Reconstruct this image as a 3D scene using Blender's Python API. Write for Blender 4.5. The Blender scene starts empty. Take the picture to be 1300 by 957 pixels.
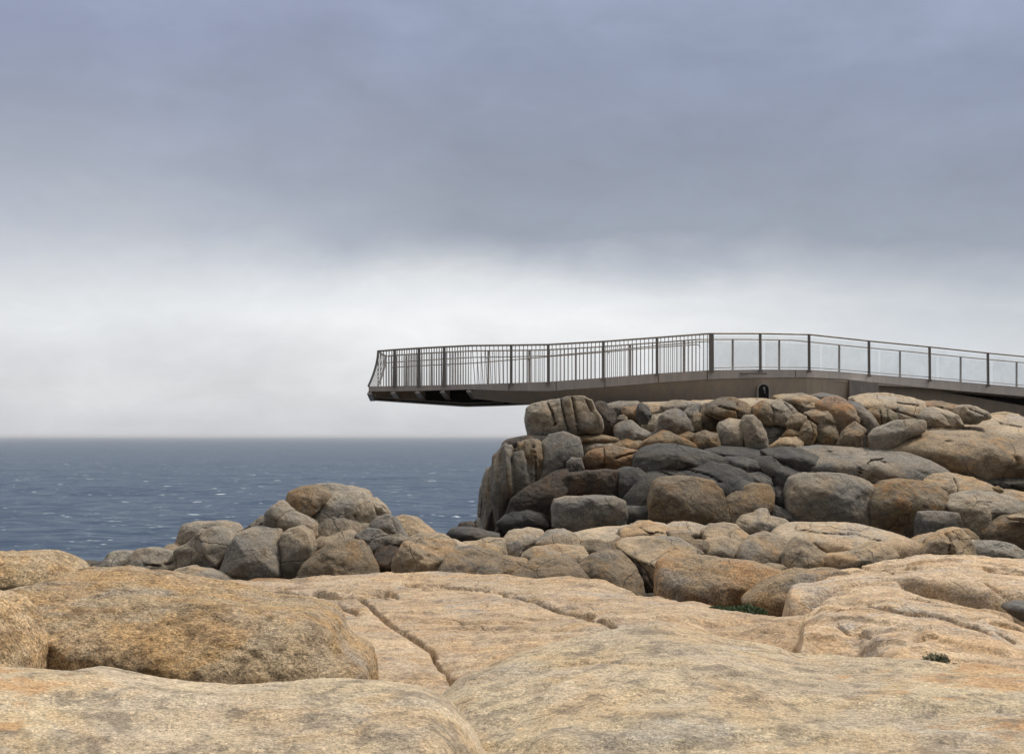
import bpy, bmesh, math, random
import numpy as np
from mathutils import Vector

S = bpy.context.scene
COL = S.collection
F = 1800.0                       # focal length in pixels of the 1300 px wide photograph
PITCH = math.atan((553 - 478.5) / F)
cp, sp_ = math.cos(PITCH), math.sin(PITCH)

# ------------------------------------------------------------------ camera
cam = bpy.data.cameras.new('camera')
camo = bpy.data.objects.new('camera', cam); COL.objects.link(camo)
cam.sensor_width = 36.0; cam.lens = 36.0 * F / 1300.0
cam.clip_start = 0.1; cam.clip_end = 120000
camo.rotation_euler = (math.pi / 2 + PITCH, 0, 0)
S.camera = camo

def at(px, py, D):
    """world point(s) seen at photo pixel px,py at distance y=D"""
    px = np.asarray(px, float); py = np.asarray(py, float)
    cx = (px - 650) / F; cy = (478.5 - py) / F
    y = cp - cy * sp_
    z = sp_ + cy * cp
    k = D / y
    return np.stack([cx * k, np.broadcast_to(np.asarray(D, float), (cx * k).shape), z * k], -1)

def proj(P):
    x, y, z = P[..., 0], P[..., 1], P[..., 2]
    d = y * cp + z * sp_
    v = -y * sp_ + z * cp
    return 650 + F * x / d, 478.5 - F * v / d

# ------------------------------------------------------------------ noise (numpy)
def _h(ix, iy, iz):
    n = (ix.astype(np.int64) * 73856093) ^ (iy.astype(np.int64) * 19349663) ^ (iz.astype(np.int64) * 83492791)
    n = (n ^ (n >> 13)) * 1274126177 & 0x7fffffff
    n = (n ^ (n >> 15)) * 668265263 & 0x7fffffff
    return ((n >> 7) & 0xffff) / 65535.0 * 2 - 1

def noise(P):
    f = np.floor(P).astype(np.int64); t = P - f
    t = t * t * t * (t * (t * 6 - 15) + 10)
    x, y, z = f[:, 0], f[:, 1], f[:, 2]; u, v, w = t[:, 0], t[:, 1], t[:, 2]
    c = [_h(x + i, y + j, z + k) for i in (0, 1) for j in (0, 1) for k in (0, 1)]
    a = c[0] * (1 - w) + c[1] * w; b = c[2] * (1 - w) + c[3] * w
    d = c[4] * (1 - w) + c[5] * w; e = c[6] * (1 - w) + c[7] * w
    a = a * (1 - v) + b * v; d = d * (1 - v) + e * v
    return a * (1 - u) + d * u

def fbm(P, o=4, g=0.5):
    s = 0; a = 1.0; m = 0
    for i in range(o):
        s = s + a * noise(P * (2.03 ** i) + 17.3 * i); m += a; a *= g
    return s / m

# ------------------------------------------------------------------ helpers
def mesh_np(name, V, Fq, mat, smooth=True, parent=None, origin=None):
    me = bpy.data.meshes.new(name)
    V = np.asarray(V, float)
    if origin is None:
        origin = np.array([0, 0, 0.0])
    Fq = np.asarray(Fq, np.int32); k = Fq.shape[1]
    me.vertices.add(len(V)); me.vertices.foreach_set('co', (V - origin).astype(np.float32).ravel())
    me.loops.add(Fq.size); me.loops.foreach_set('vertex_index', Fq.ravel())
    me.polygons.add(len(Fq)); me.polygons.foreach_set('loop_start', np.arange(0, Fq.size, k, dtype=np.int32))
    me.polygons.foreach_set('use_smooth', np.full(len(Fq), smooth))
    me.update(calc_edges=True); me.validate()
    if mat: me.materials.append(mat)
    o = bpy.data.objects.new(name, me); COL.objects.link(o)
    o.location = origin
    if parent is not None:
        o.parent = parent
        o.location = np.array(origin) - np.array(wloc(parent))
    return o

def wloc(o):
    l = np.array(o.location)
    while o.parent is not None:
        o = o.parent; l = l + np.array(o.location)
    return l

class MB:
    def __init__(s): s.v = []; s.f = []
    def hexa(s, p):                    # 8 points: bottom 4 ccw, top 4 ccw
        b = len(s.v); s.v += [tuple(map(float, q)) for q in p]
        for q in ((0,3,2,1),(4,5,6,7),(0,1,5,4),(1,2,6,5),(2,3,7,6),(3,0,4,7)): s.f.append(tuple(b+i for i in q))
    def box(s, c, h):
        x,y,z = c; a,b,d = h
        s.hexa([(x-a,y-b,z-d),(x+a,y-b,z-d),(x+a,y+b,z-d),(x-a,y+b,z-d),(x-a,y-b,z+d),(x+a,y-b,z+d),(x+a,y+b,z+d),(x-a,y+b,z+d)])
    def bar(s, a, b, r, n=6, r2=None):
        a = Vector(a); b = Vector(b); r2 = r if r2 is None else r2
        d = (b - a).normalized(); u = d.orthogonal().normalized(); w = d.cross(u)
        k = len(s.v)
        for p, rr in ((a, r), (b, r2)):
            for i in range(n):
                t = 2*math.pi*i/n + math.pi/n
                s.v.append(tuple(p + u*math.cos(t)*rr + w*math.sin(t)*rr))
        for i in range(n):
            j = (i+1) % n; s.f.append((k+i, k+j, k+n+j, k+n+i))
        s.f.append(tuple(k+i for i in reversed(range(n)))); s.f.append(tuple(k+n+i for i in range(n)))
    def tube(s, pts, r, n=8):
        pts = [Vector(p) for p in pts]; k = len(s.v)
        for i, p in enumerate(pts):
            d = (pts[min(i+1, len(pts)-1)] - pts[max(i-1, 0)]).normalized()
            w = d.cross(Vector((0,0,1))).normalized(); u = w.cross(d)
            for q in range(n):
                t = 2*math.pi*q/n
                s.v.append(tuple(p + u*math.cos(t)*r + w*math.sin(t)*r))
        for i in range(len(pts)-1):
            for q in range(n):
                j = (q+1) % n; a = k+i*n; s.f.append((a+q, a+j, a+n+j, a+n+q))
        s.f.append(tuple(k+i for i in range(n))); s.f.append(tuple(k+(len(pts)-1)*n+i for i in reversed(range(n))))
    def build(s, name, mat, parent=None, smooth=False, origin=None):
        me = bpy.data.meshes.new(name)
        o3 = np.array(origin if origin is not None else (wloc(parent) if parent is not None else (0,0,0)), float)
        me.from_pydata([tuple(np.array(v) - o3) for v in s.v], [], s.f); me.update()
        bm = bmesh.new(); bm.from_mesh(me); bmesh.ops.recalc_face_normals(bm, faces=bm.faces); bm.to_mesh(me); bm.free()
        for p in me.polygons: p.use_smooth = smooth
        me.materials.append(mat)
        o = bpy.data.objects.new(name, me); COL.objects.link(o)
        o.location = o3
        if parent is not None:
            o.parent = parent; o.location = o3 - wloc(parent)
        return o

def tag(o, label=None, cat=None, group=None, kind=None):
    if label: o['label'] = label
    if cat: o['category'] = cat
    if group: o['group'] = group
    if kind: o['kind'] = kind
    return o

# ------------------------------------------------------------------ materials
def newmat(name):
    m = bpy.data.materials.new(name); m.use_nodes = True
    nt = m.node_tree; nt.nodes.clear()
    return m, nt, nt.nodes, nt.links

def N(nt, t, **kw):
    n = nt.nodes.new(t)
    for k, v in kw.items():
        if k == 'ins':
            for a, b in v.items(): n.inputs[a].default_value = b
        else: setattr(n, k, v)
    return n

def ramp(nt, fac, stops, interp='LINEAR'):
    r = nt.nodes.new('ShaderNodeValToRGB'); r.color_ramp.interpolation = interp
    el = r.color_ramp.elements
    while len(el) < len(stops): el.new(0.5)
    for e, (p, c) in zip(el, stops):
        e.position = p; e.color = (c[0], c[1], c[2], 1) if hasattr(c, '__len__') else (c, c, c, 1)
    nt.links.new(fac, r.inputs[0]); return r.outputs[0]

def mixc(nt, fac, a, b, mode='MIX'):
    m = nt.nodes.new('ShaderNodeMix'); m.data_type = 'RGBA'; m.blend_type = mode
    for s, v in ((m.inputs[0], fac), (m.inputs[6], a), (m.inputs[7], b)):
        if hasattr(v, 'is_linked'): nt.links.new(v, s)
        elif hasattr(v, '__len__'): s.default_value = (v[0], v[1], v[2], 1)
        else: s.default_value = v
    return m.outputs[2]

def math_(nt, op, a, b=None, clamp=False):
    m = nt.nodes.new('ShaderNodeMath'); m.operation = op; m.use_clamp = clamp
    for i, v in enumerate((a, b)):
        if v is None: continue
        if hasattr(v, 'is_linked'): nt.links.new(v, m.inputs[i])
        else: m.inputs[i].default_value = v
    return m.outputs[0]

def noise_n(nt, vec, scale, detail=5, rough=0.55, dist=0.0):
    n = nt.nodes.new('ShaderNodeTexNoise'); n.inputs['Scale'].default_value = scale
    n.inputs['Detail'].default_value = detail; n.inputs['Roughness'].default_value = rough
    n.inputs['Distortion'].default_value = dist
    nt.links.new(vec, n.inputs['Vector']); return n.outputs['Fac']

def mapv(nt, vec, sc, rot=(0,0,0), loc=(0,0,0)):
    m = nt.nodes.new('ShaderNodeMapping'); m.inputs['Scale'].default_value = sc
    m.inputs['Rotation'].default_value = rot; m.inputs['Location'].default_value = loc
    nt.links.new(vec, m.inputs['Vector']); return m.outputs[0]

def granite(name, A, B, stain, stain_amt=0.3, dark=(0.05,0.045,0.04), dark_amt=0.25, streak=0.0, crk=0.6, orange_x=False,
            band=0.0, band_col=(0.5,0.4,0.3), speck=0.25, speck_scale=35, bump=0.75, macro=0.9, bump_scale=6, joint=0.9):
    m, nt, nodes, L = newmat(name)
    geo = N(nt, 'ShaderNodeNewGeometry'); pos = geo.outputs['Position']
    inf = N(nt, 'ShaderNodeObjectInfo')
    off = N(nt, 'ShaderNodeVectorMath', operation='SCALE'); off.inputs[0].default_value = (37.0, 11.0, 23.0)
    L.new(inf.outputs['Random'], off.inputs['Scale'])
    ad = N(nt, 'ShaderNodeVectorMath', operation='ADD'); L.new(pos, ad.inputs[0]); L.new(off.outputs[0], ad.inputs[1])
    P = ad.outputs[0]; PR = P; P = pos
    n1 = noise_n(nt, P, macro, 6, 0.6, 0.6)
    f1 = ramp(nt, n1, [(0.43, 0), (0.57, 1)])
    col = mixc(nt, f1, A, B)
    # weathering shared by neighbouring stones
    ng = noise_n(nt, mapv(nt, P, (1, 1, 1.5), (0.1, 0.2, 0.3), (7, 3, 1)), 0.55, 6, 0.62, 0.7)
    av = tuple((a + b) / 2 for a, b in zip(A, B)); lum = sum(av) / 3
    col = mixc(nt, ramp(nt, ng, [(0.50, 0), (0.60, 0.55)]), col, (lum * 1.36, lum * 1.10, lum * 0.80))
    col = mixc(nt, ramp(nt, ng, [(0.38, 0.55), (0.46, 0.0)]), col, (lum * 0.86, lum * 0.84, lum * 0.80))
    # mineral stain patches
    n2 = noise_n(nt, mapv(nt, P, (1, 1, 1.3), (0.3, 0.2, 0.5)), macro * 1.25, 8, 0.62, 0.8)
    f2 = ramp(nt, n2, [(0.51, 0), (0.59, 1)])
    col = mixc(nt, math_(nt, 'MULTIPLY', f2, stain_amt), col, stain)
    if band > 0:
        nb = noise_n(nt, mapv(nt, P, (0.35, 1.2, 5.0), (0.10, 0.12, 0.25)), 1.6, 8, 0.66, 0.9)
        fb = ramp(nt, nb, [(0.44, 0), (0.56, 1)])
        col = mixc(nt, math_(nt, 'MULTIPLY', fb, band), col, band_col)
    # dark lichen / biotite patches
    n3 = noise_n(nt, mapv(nt, P, (1, 1, 1.2), (0.7, 0.1, 0.2), (5, 9, 2)), macro * 3.3, 10, 0.72, 0.5)
    f3 = ramp(nt, n3, [(0.50, 0), (0.60, 1)])
    col = mixc(nt, math_(nt, 'MULTIPLY', f3, dark_amt), col, dark)
    if streak > 0:
        ns = noise_n(nt, mapv(nt, P, (2.6, 2.6, 0.22)), 1.3, 6, 0.6, 0.35)
        fs = ramp(nt, ns, [(0.45, 0), (0.60, 1)])
        col = mixc(nt, math_(nt, 'MULTIPLY', fs, streak), col, dark)
        ns2 = noise_n(nt, mapv(nt, P, (2.2, 2.2, 0.3), (0, 0, 0), (3, 3, 3)), 1.7, 6, 0.6, 0.35)
        fs2 = ramp(nt, ns2, [(0.54, 0), (0.66, 1)])
        col = mixc(nt, math_(nt, 'MULTIPLY', fs2, streak * 0.7), col, stain)
    # crystal speckle, two sizes
    n4 = noise_n(nt, P, speck_scale, 4, 0.75)
    f4 = ramp(nt, n4, [(0.28, 1 - speck * 1.5), (0.5, 1.0), (0.74, 1 + speck * 1.6)])
    col = mixc(nt, 1.0, col, f4, 'MULTIPLY')
    n5 = noise_n(nt, P, macro * 9, 6, 0.7, 0.3)
    f5 = ramp(nt, n5, [(0.25, 1 - speck), (0.5, 1.0), (0.75, 1 + speck)])
    col = mixc(nt, 1.0, col, f5, 'MULTIPLY')
    if orange_x:
        sxx = N(nt, 'ShaderNodeSeparateXYZ'); L.new(pos, sxx.inputs[0])
        ax_ = math_(nt, 'ABSOLUTE', sxx.outputs[0])
        no = noise_n(nt, mapv(nt, pos, (0.9, 1.2, 1)), 2.2, 9, 0.72, 0.5)
        fo = ramp(nt, math_(nt, 'ADD', math_(nt, 'MULTIPLY', ax_, 0.12), math_(nt, 'MULTIPLY', no, 0.9)), [(0.76, 0), (0.83, 0.5)])
        col = mixc(nt, fo, col, (0.60, 0.30, 0.105))
    # crystals
    vo = N(nt, 'ShaderNodeTexVoronoi'); vo.inputs['Scale'].default_value = speck_scale * 2.2; L.new(P, vo.inputs['Vector'])
    vs = N(nt, 'ShaderNodeSeparateColor'); L.new(vo.outputs['Color'], vs.inputs[0])
    f6 = ramp(nt, vs.outputs[0], [(0.0, 1 - speck * 1.6), (0.25, 1 - speck * 0.3), (0.8, 1 + speck * 0.3), (1.0, 1 + speck * 1.3)])
    col = mixc(nt, 1.0, col, f6, 'MULTIPLY')
    # hairline joints: warped cell borders, only partly open
    wn = N(nt, 'ShaderNodeTexNoise'); wn.inputs['Scale'].default_value = 1.6; wn.inputs['Detail'].default_value = 6; L.new(P, wn.inputs['Vector'])
    wv = N(nt, 'ShaderNodeVectorMath', operation='SCALE'); L.new(wn.outputs['Color'], wv.inputs[0]); wv.inputs['Scale'].default_value = 0.4
    wa = N(nt, 'ShaderNodeVectorMath', operation='ADD'); L.new(P, wa.inputs[0]); L.new(wv.outputs[0], wa.inputs[1])
    cv = N(nt, 'ShaderNodeTexVoronoi', feature='DISTANCE_TO_EDGE'); cv.inputs['Scale'].default_value = joint
    L.new(mapv(nt, wa.outputs[0], (1.0, 0.8, 1.0), (0.2, 0.4, 0.6)), cv.inputs['Vector'])
    cl = ramp(nt, cv.outputs['Distance'], [(0.0, 0), (0.014 * joint, 1)])
    cm = ramp(nt, noise_n(nt, P, 0.8, 3, 0.5), [(0.46, 0), (0.56, 1)])
    crack = math_(nt, 'MULTIPLY', math_(nt, 'SUBTRACT', 1.0, cl), cm)
    col = mixc(nt, math_(nt, 'MULTIPLY', crack, crk), col, (0.03, 0.025, 0.02))
    # per stone value shift
    rv = math_(nt, 'ADD', math_(nt, 'MULTIPLY', inf.outputs['Random'], 0.20), 0.90)
    cc = N(nt, 'ShaderNodeVectorMath', operation='SCALE'); L.new(col, cc.inputs[0]); L.new(rv, cc.inputs['Scale'])
    # bump
    b1 = noise_n(nt, P, bump_scale, 9, 0.68, 0.3)
    b2 = noise_n(nt, P, speck_scale * 0.8, 5, 0.7)
    bb = math_(nt, 'ADD', b1, math_(nt, 'MULTIPLY', b2, 0.22))
    bb = math_(nt, 'SUBTRACT', bb, math_(nt, 'MULTIPLY', crack, 0.6 * crk))
    bp = N(nt, 'ShaderNodeBump'); bp.inputs['Strength'].default_value = bump; bp.inputs['Distance'].default_value = 0.09
    L.new(bb, bp.inputs['Height'])
    bs = N(nt, 'ShaderNodeBsdfPrincipled'); L.new(cc.outputs[0], bs.inputs['Base Color']); L.new(bp.outputs[0], bs.inputs['Normal'])
    bs.inputs['Roughness'].default_value = 0.82; bs.inputs['Specular IOR Level'].default_value = 0.3
    out = N(nt, 'ShaderNodeOutputMaterial'); L.new(bs.outputs[0], out.inputs[0])
    return m

M = {}
M['tan']   = granite('granite_tan', (0.37,0.275,0.17), (0.27,0.215,0.15), (0.42,0.25,0.11), 0.5, dark_amt=0.35)
M['pale']  = granite('granite_pale', (0.44,0.345,0.235), (0.34,0.28,0.205), (0.42,0.27,0.14), 0.4, dark_amt=0.25)
M['grey']  = granite('granite_grey', (0.235,0.212,0.175), (0.33,0.28,0.21), (0.34,0.23,0.13), 0.3, dark_amt=0.3)
M['cool']  = granite('granite_cool_grey', (0.16,0.152,0.14), (0.23,0.205,0.17), (0.26,0.18,0.10), 0.3, dark_amt=0.35)
M['brown'] = granite('granite_brown', (0.175,0.135,0.09), (0.24,0.18,0.115), (0.28,0.16,0.06), 0.45, dark_amt=0.45)
M['dark']  = granite('granite_dark', (0.058,0.057,0.056), (0.092,0.088,0.080), (0.12,0.09,0.06), 0.25, dark=(0.03,0.03,0.03), dark_amt=0.35, speck=0.18)
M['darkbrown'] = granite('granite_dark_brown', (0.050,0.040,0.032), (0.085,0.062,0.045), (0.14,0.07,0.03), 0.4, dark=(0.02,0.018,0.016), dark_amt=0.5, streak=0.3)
M['streak'] = granite('granite_streaked', (0.17,0.158,0.14), (0.22,0.19,0.15), (0.24,0.16,0.08), 0.3, dark=(0.055,0.05,0.047), dark_amt=0.3, streak=0.7)
M['ochre'] = granite('granite_ochre', (0.26,0.175,0.085), (0.23,0.185,0.12), (0.34,0.16,0.05), 0.5, dark_amt=0.4, streak=0.25)
M['orange'] = granite('granite_orange', (0.34,0.17,0.065), (0.25,0.17,0.10), (0.36,0.19,0.08), 0.5, dark_amt=0.4)
M['sienna'] = granite('granite_sienna', (0.30,0.185,0.085), (0.26,0.19,0.115), (0.34,0.18,0.07), 0.55, dark_amt=0.35, speck=0.35, speck_scale=26)
M['slab']  = granite('granite_slab', (0.59,0.44,0.28), (0.48,0.38,0.275), (0.58,0.38,0.20), 0.55, dark=(0.17,0.125,0.10), dark_amt=0.42,
                     band=0.5, band_col=(0.40,0.27,0.15), speck=0.24, speck_scale=30, bump=0.8, macro=0.8, crk=0.35)
M['slab_orange'] = granite('granite_slab_orange', (0.62,0.46,0.28), (0.55,0.40,0.25), (0.60,0.29,0.10), 0.75, dark=(0.10,0.07,0.05), dark_amt=0.4,
                     band=0.4, band_col=(0.45,0.33,0.2), speck=0.25, speck_scale=45, bump=0.5, macro=1.2)
M['front'] = granite('granite_front_slab', (0.66,0.54,0.36), (0.56,0.47,0.35), (0.66,0.45,0.23), 0.45, dark=(0.14,0.12,0.10), dark_amt=0.55,
                     band=0.35, band_col=(0.45,0.33,0.2), speck=0.24, speck_scale=48, orange_x=True, crk=0.0, bump=0.8, macro=1.3, bump_scale=9)
M['lichen'] = granite('granite_lichened', (0.60,0.40,0.20), (0.57,0.43,0.265), (0.62,0.37,0.15), 0.5, dark=(0.14,0.085,0.04), dark_amt=0.6,
                     speck=0.34, speck_scale=38, crk=0.15, bump=1.0, macro=1.3, bump_scale=13)
M['ground'] = granite('granite_ground', (0.09,0.075,0.055), (0.07,0.06,0.05), (0.1,0.07,0.04), 0.3)  # darkened to help the gaps between stones look shaded

def metal(name, c, rough=0.5, metallic=0.6, streak=0.0, c2=None):
    m, nt, nodes, L = newmat(name)
    geo = N(nt, 'ShaderNodeNewGeometry')
    n = noise_n(nt, mapv(nt, geo.outputs['Position'], (1.6, 1.6, 0.35)), 2.2, 7, 0.65, 0.2)
    f = ramp(nt, n, [(0.35, 0), (0.68, 1)])
    col = mixc(nt, f, c, c2 or tuple(x * 0.72 for x in c))
    if streak:
        n2 = noise_n(nt, mapv(nt, geo.outputs['Position'], (9, 9, 0.5)), 2.0, 5, 0.7)
        f2 = ramp(nt, n2, [(0.52, 0), (0.66, 1)])
        col = mixc(nt, math_(nt, 'MULTIPLY', f2, streak), col, tuple(x * 1.5 for x in c))
    bs = N(nt, 'ShaderNodeBsdfPrincipled'); L.new(col, bs.inputs['Base Color'])
    bs.inputs['Roughness'].default_value = rough; bs.inputs['Metallic'].default_value = metallic
    out = N(nt, 'ShaderNodeOutputMaterial'); L.new(bs.outputs[0], out.inputs[0])
    return m
M['steel'] = metal('weathered_steel', (0.66,0.59,0.54), 0.5, 0.0, 0.25, (0.52,0.485,0.46))
M['steel_brown'] = metal('brown_steel_plate', (0.62,0.51,0.39), 0.5, 0.0, 0.25, (0.49,0.44,0.385))
M['rail'] = metal('bronze_grey_rail', (0.32,0.30,0.28), 0.45, 0.4)
M['bar'] = metal('pale_lit_baluster', (0.5,0.49,0.48), 0.45, 0.4)  # paler than the rail; the far bars' lit look is put into the colour
M['black'] = metal('shade_and_joint_black', (0.02,0.019,0.018), 0.8, 0.0)  # near-black standing in for shade; also colours the panel joints
M['concrete'] = metal('grey_concrete', (0.5,0.46,0.44), 0.85, 0.0, 0.3, (0.28,0.26,0.24))
M['wall'] = metal('stained_wall', (0.27,0.22,0.16), 0.85, 0.0, 0.2, (0.2,0.175,0.145))
def glassmat():
    m, nt, nodes, L = newmat('clear_glass')
    tr = N(nt, 'ShaderNodeBsdfTransparent'); tr.inputs[0].default_value = (0.97,0.975,0.975,1)
    gl = N(nt, 'ShaderNodeBsdfGlossy'); gl.inputs['Roughness'].default_value = 0.05; gl.inputs[0].default_value = (0.9,0.9,0.9,1)
    mx = N(nt, 'ShaderNodeMixShader'); mx.inputs[0].default_value = 0.04; L.new(tr.outputs[0], mx.inputs[1]); L.new(gl.outputs[0], mx.inputs[2])
    df = N(nt, 'ShaderNodeBsdfDiffuse'); df.inputs[0].default_value = (0.6,0.6,0.6,1)
    geo = N(nt, 'ShaderNodeNewGeometry')
    n = noise_n(nt, geo.outputs['Position'], 1.5, 4, 0.6)
    f = ramp(nt, n, [(0.4, 0.0), (0.75, 0.06)])
    m2 = N(nt, 'ShaderNodeMixShader'); L.new(f, m2.inputs[0]); L.new(mx.outputs[0], m2.inputs[1]); L.new(df.outputs[0], m2.inputs[2])
    out = N(nt, 'ShaderNodeOutputMaterial'); L.new(m2.outputs[0], out.inputs[0])
    return m
M['glass'] = glassmat()

# ------------------------------------------------------------------ world: overcast sky with a dark shelf of cloud
SUN_EL, SUN_AZ = math.radians(58), math.radians(62)     # azimuth measured from +Y towards +X
w = bpy.data.worlds.new('World'); S.world = w; w.use_nodes = True
nt = w.node_tree; nt.nodes.clear(); L = nt.links
sky = N(nt, 'ShaderNodeTexSky', sky_type='NISHITA'); sky.sun_disc = False
sky.sun_elevation = SUN_EL; sky.sun_rotation = SUN_AZ
bgs = N(nt, 'ShaderNodeBackground'); bgs.inputs[1].default_value = 0.10; L.new(sky.outputs[0], bgs.inputs[0])
tc = N(nt, 'ShaderNodeTexCoord'); V = tc.outputs['Generated']
sx = N(nt, 'ShaderNodeSeparateXYZ'); L.new(V, sx.inputs[0])
big = noise_n(nt, mapv(nt, V, (1.0, 1.0, 2.6), (0,0,0), (1.7, 0.35, 0.2)), 3.0, 5, 0.5, 0.3)
fine = noise_n(nt, mapv(nt, V, (1.0, 1.0, 2.0), (0,0,0.2), (0.3, 2.1, 0.7)), 9.0, 6, 0.55, 0.4)
e0 = math_(nt, 'ADD', sx.outputs['Z'], math_(nt, 'MULTIPLY', math_(nt, 'SUBTRACT', big, 0.5), 0.07))
e0 = math_(nt, 'ADD', e0, math_(nt, 'MULTIPLY', math_(nt, 'SUBTRACT', fine, 0.5), 0.05))
e0 = math_(nt, 'ADD', e0, math_(nt, 'MULTIPLY', math_(nt, 'MAXIMUM', math_(nt, 'SUBTRACT', sx.outputs['X'], 0.06), 0.0), 0.11))
e1 = math_(nt, 'MULTIPLY', e0, 1.0 / 0.6, True)
def srgb(r, g, b):
    f = lambda c: (c/255/12.92) if c/255 <= 0.04045 else ((c/255 + 0.055)/1.055) ** 2.4
    return (f(r), f(g), f(b))
k = 1/0.6
stopsR = [(0.0, srgb(210,212,216)), (0.02*k, srgb(217,219,222)), (0.06*k, srgb(229,230,232)), (0.085*k, srgb(238,239,240)), (0.108*k, srgb(224,226,229)),
         (0.128*k, srgb(192,196,204)), (0.150*k, srgb(158,165,178)), (0.20*k, srgb(149,156,172)), (0.26*k, srgb(148,156,178)),
         (0.31*k, srgb(158,167,190)), (0.40*k, srgb(195,198,206)), (0.52*k, (0.95,0.95,0.96)), (1.0, (1.65,1.62,1.57))]
stopsL = [(0.0, srgb(212,214,218)), (0.03*k, srgb(221,223,226)), (0.09*k, srgb(227,229,231)), (0.12*k, srgb(214,217,222)),
         (0.15*k, srgb(193,197,207)), (0.18*k, srgb(172,178,192)), (0.22*k, srgb(157,164,182)), (0.27*k, srgb(152,160,184)),
         (0.31*k, srgb(160,167,192)), (0.40*k, srgb(195,198,206)), (0.52*k, (0.95,0.95,0.96)), (1.0, (1.65,1.62,1.57))]
xs_ = math_(nt, 'ADD', sx.outputs['X'], math_(nt, 'MULTIPLY', math_(nt, 'SUBTRACT', big, 0.5), 0.12))
lf = ramp(nt, math_(nt, 'ADD', math_(nt, 'MULTIPLY', xs_, 1.0), 0.5), [(0.26, 1.0), (0.47, 0.0)])
cloud = mixc(nt, lf, ramp(nt, e1, stopsR, 'LINEAR'), ramp(nt, e1, stopsL, 'LINEAR'))
rt = ramp(nt, math_(nt, 'ADD', xs_, 0.5), [(0.60, (1,1,1)), (0.78, (0.80,0.825,0.865))])
low = ramp(nt, e1, [(0.10*k, 1), (0.14*k, 0)])
cloud = mixc(nt, math_(nt, 'MULTIPLY', low, 1.0), cloud, mixc(nt, 1.0, cloud, rt, 'MULTIPLY'))
pd = N(nt, 'ShaderNodeVectorMath', operation='LENGTH')
L.new(mapv(nt, mapv(nt, V, (1, 0, 1), (0,0,0), (0.07, 0, -0.088)), (1/0.30, 1, 1/0.045)), pd.inputs[0])
pf = ramp(nt, math_(nt, 'ADD', math_(nt, 'MULTIPLY', pd.outputs['Value'], 0.5), math_(nt, 'MULTIPLY', math_(nt, 'SUBTRACT', fine, 0.5), 0.5)), [(0.05, 1.12), (0.55, 1.0)])
cloud = mixc(nt, 1.0, cloud, pf, 'MULTIPLY')
# unseen sky behind the viewer is dimmed to darken the viewer-facing rock
bk = ramp(nt, math_(nt, 'ADD', math_(nt, 'MULTIPLY', sx.outputs['Y'], 0.5), 0.5), [(0.25, 0.22), (0.62, 1.0)])
cloud = mixc(nt, 1.0, cloud, bk, 'MULTIPLY')
wisp = noise_n(nt, mapv(nt, V, (1.0, 1.0, 2.4), (0,0,0.1), (4.3, 1.1, 0.9)), 22.0, 8, 0.62, 0.5)
wm = ramp(nt, wisp, [(0.3, 0.965), (0.7, 1.03)])
cloud = mixc(nt, 1.0, cloud, wm, 'MULTIPLY')
mod = ramp(nt, fine, [(0.3, 0.93), (0.7, 1.06)])
cloud = mixc(nt, 1.0, cloud, mod, 'MULTIPLY')
bgc = N(nt, 'ShaderNodeBackground'); L.new(cloud, bgc.inputs[0]); bgc.inputs[1].default_value = 1.0
mx = N(nt, 'ShaderNodeMixShader'); mx.inputs[0].default_value = 0.93
L.new(bgs.outputs[0], mx.inputs[1]); L.new(bgc.outputs[0], mx.inputs[2])
wo = N(nt, 'ShaderNodeOutputWorld'); L.new(mx.outputs[0], wo.inputs[0])

sl = bpy.data.lights.new('sun', 'SUN'); sl.energy = 2.9; sl.angle = math.radians(10); sl.color = (1.0, 0.93, 0.84)
so = bpy.data.objects.new('sun', sl); COL.objects.link(so)
dv = Vector((math.sin(SUN_AZ)*math.cos(SUN_EL), math.cos(SUN_AZ)*math.cos(SUN_EL), math.sin(SUN_EL)))
so.rotation_euler = (-dv).to_track_quat('-Z', 'Y').to_euler()
so.location = (0, 0, 40)
S.view_settings.view_transform = 'Standard'; S.view_settings.look = 'None'
S.view_settings.exposure = 0.0; S.view_settings.gamma = 1.0; S.view_settings.use_curve_mapping = False

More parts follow.
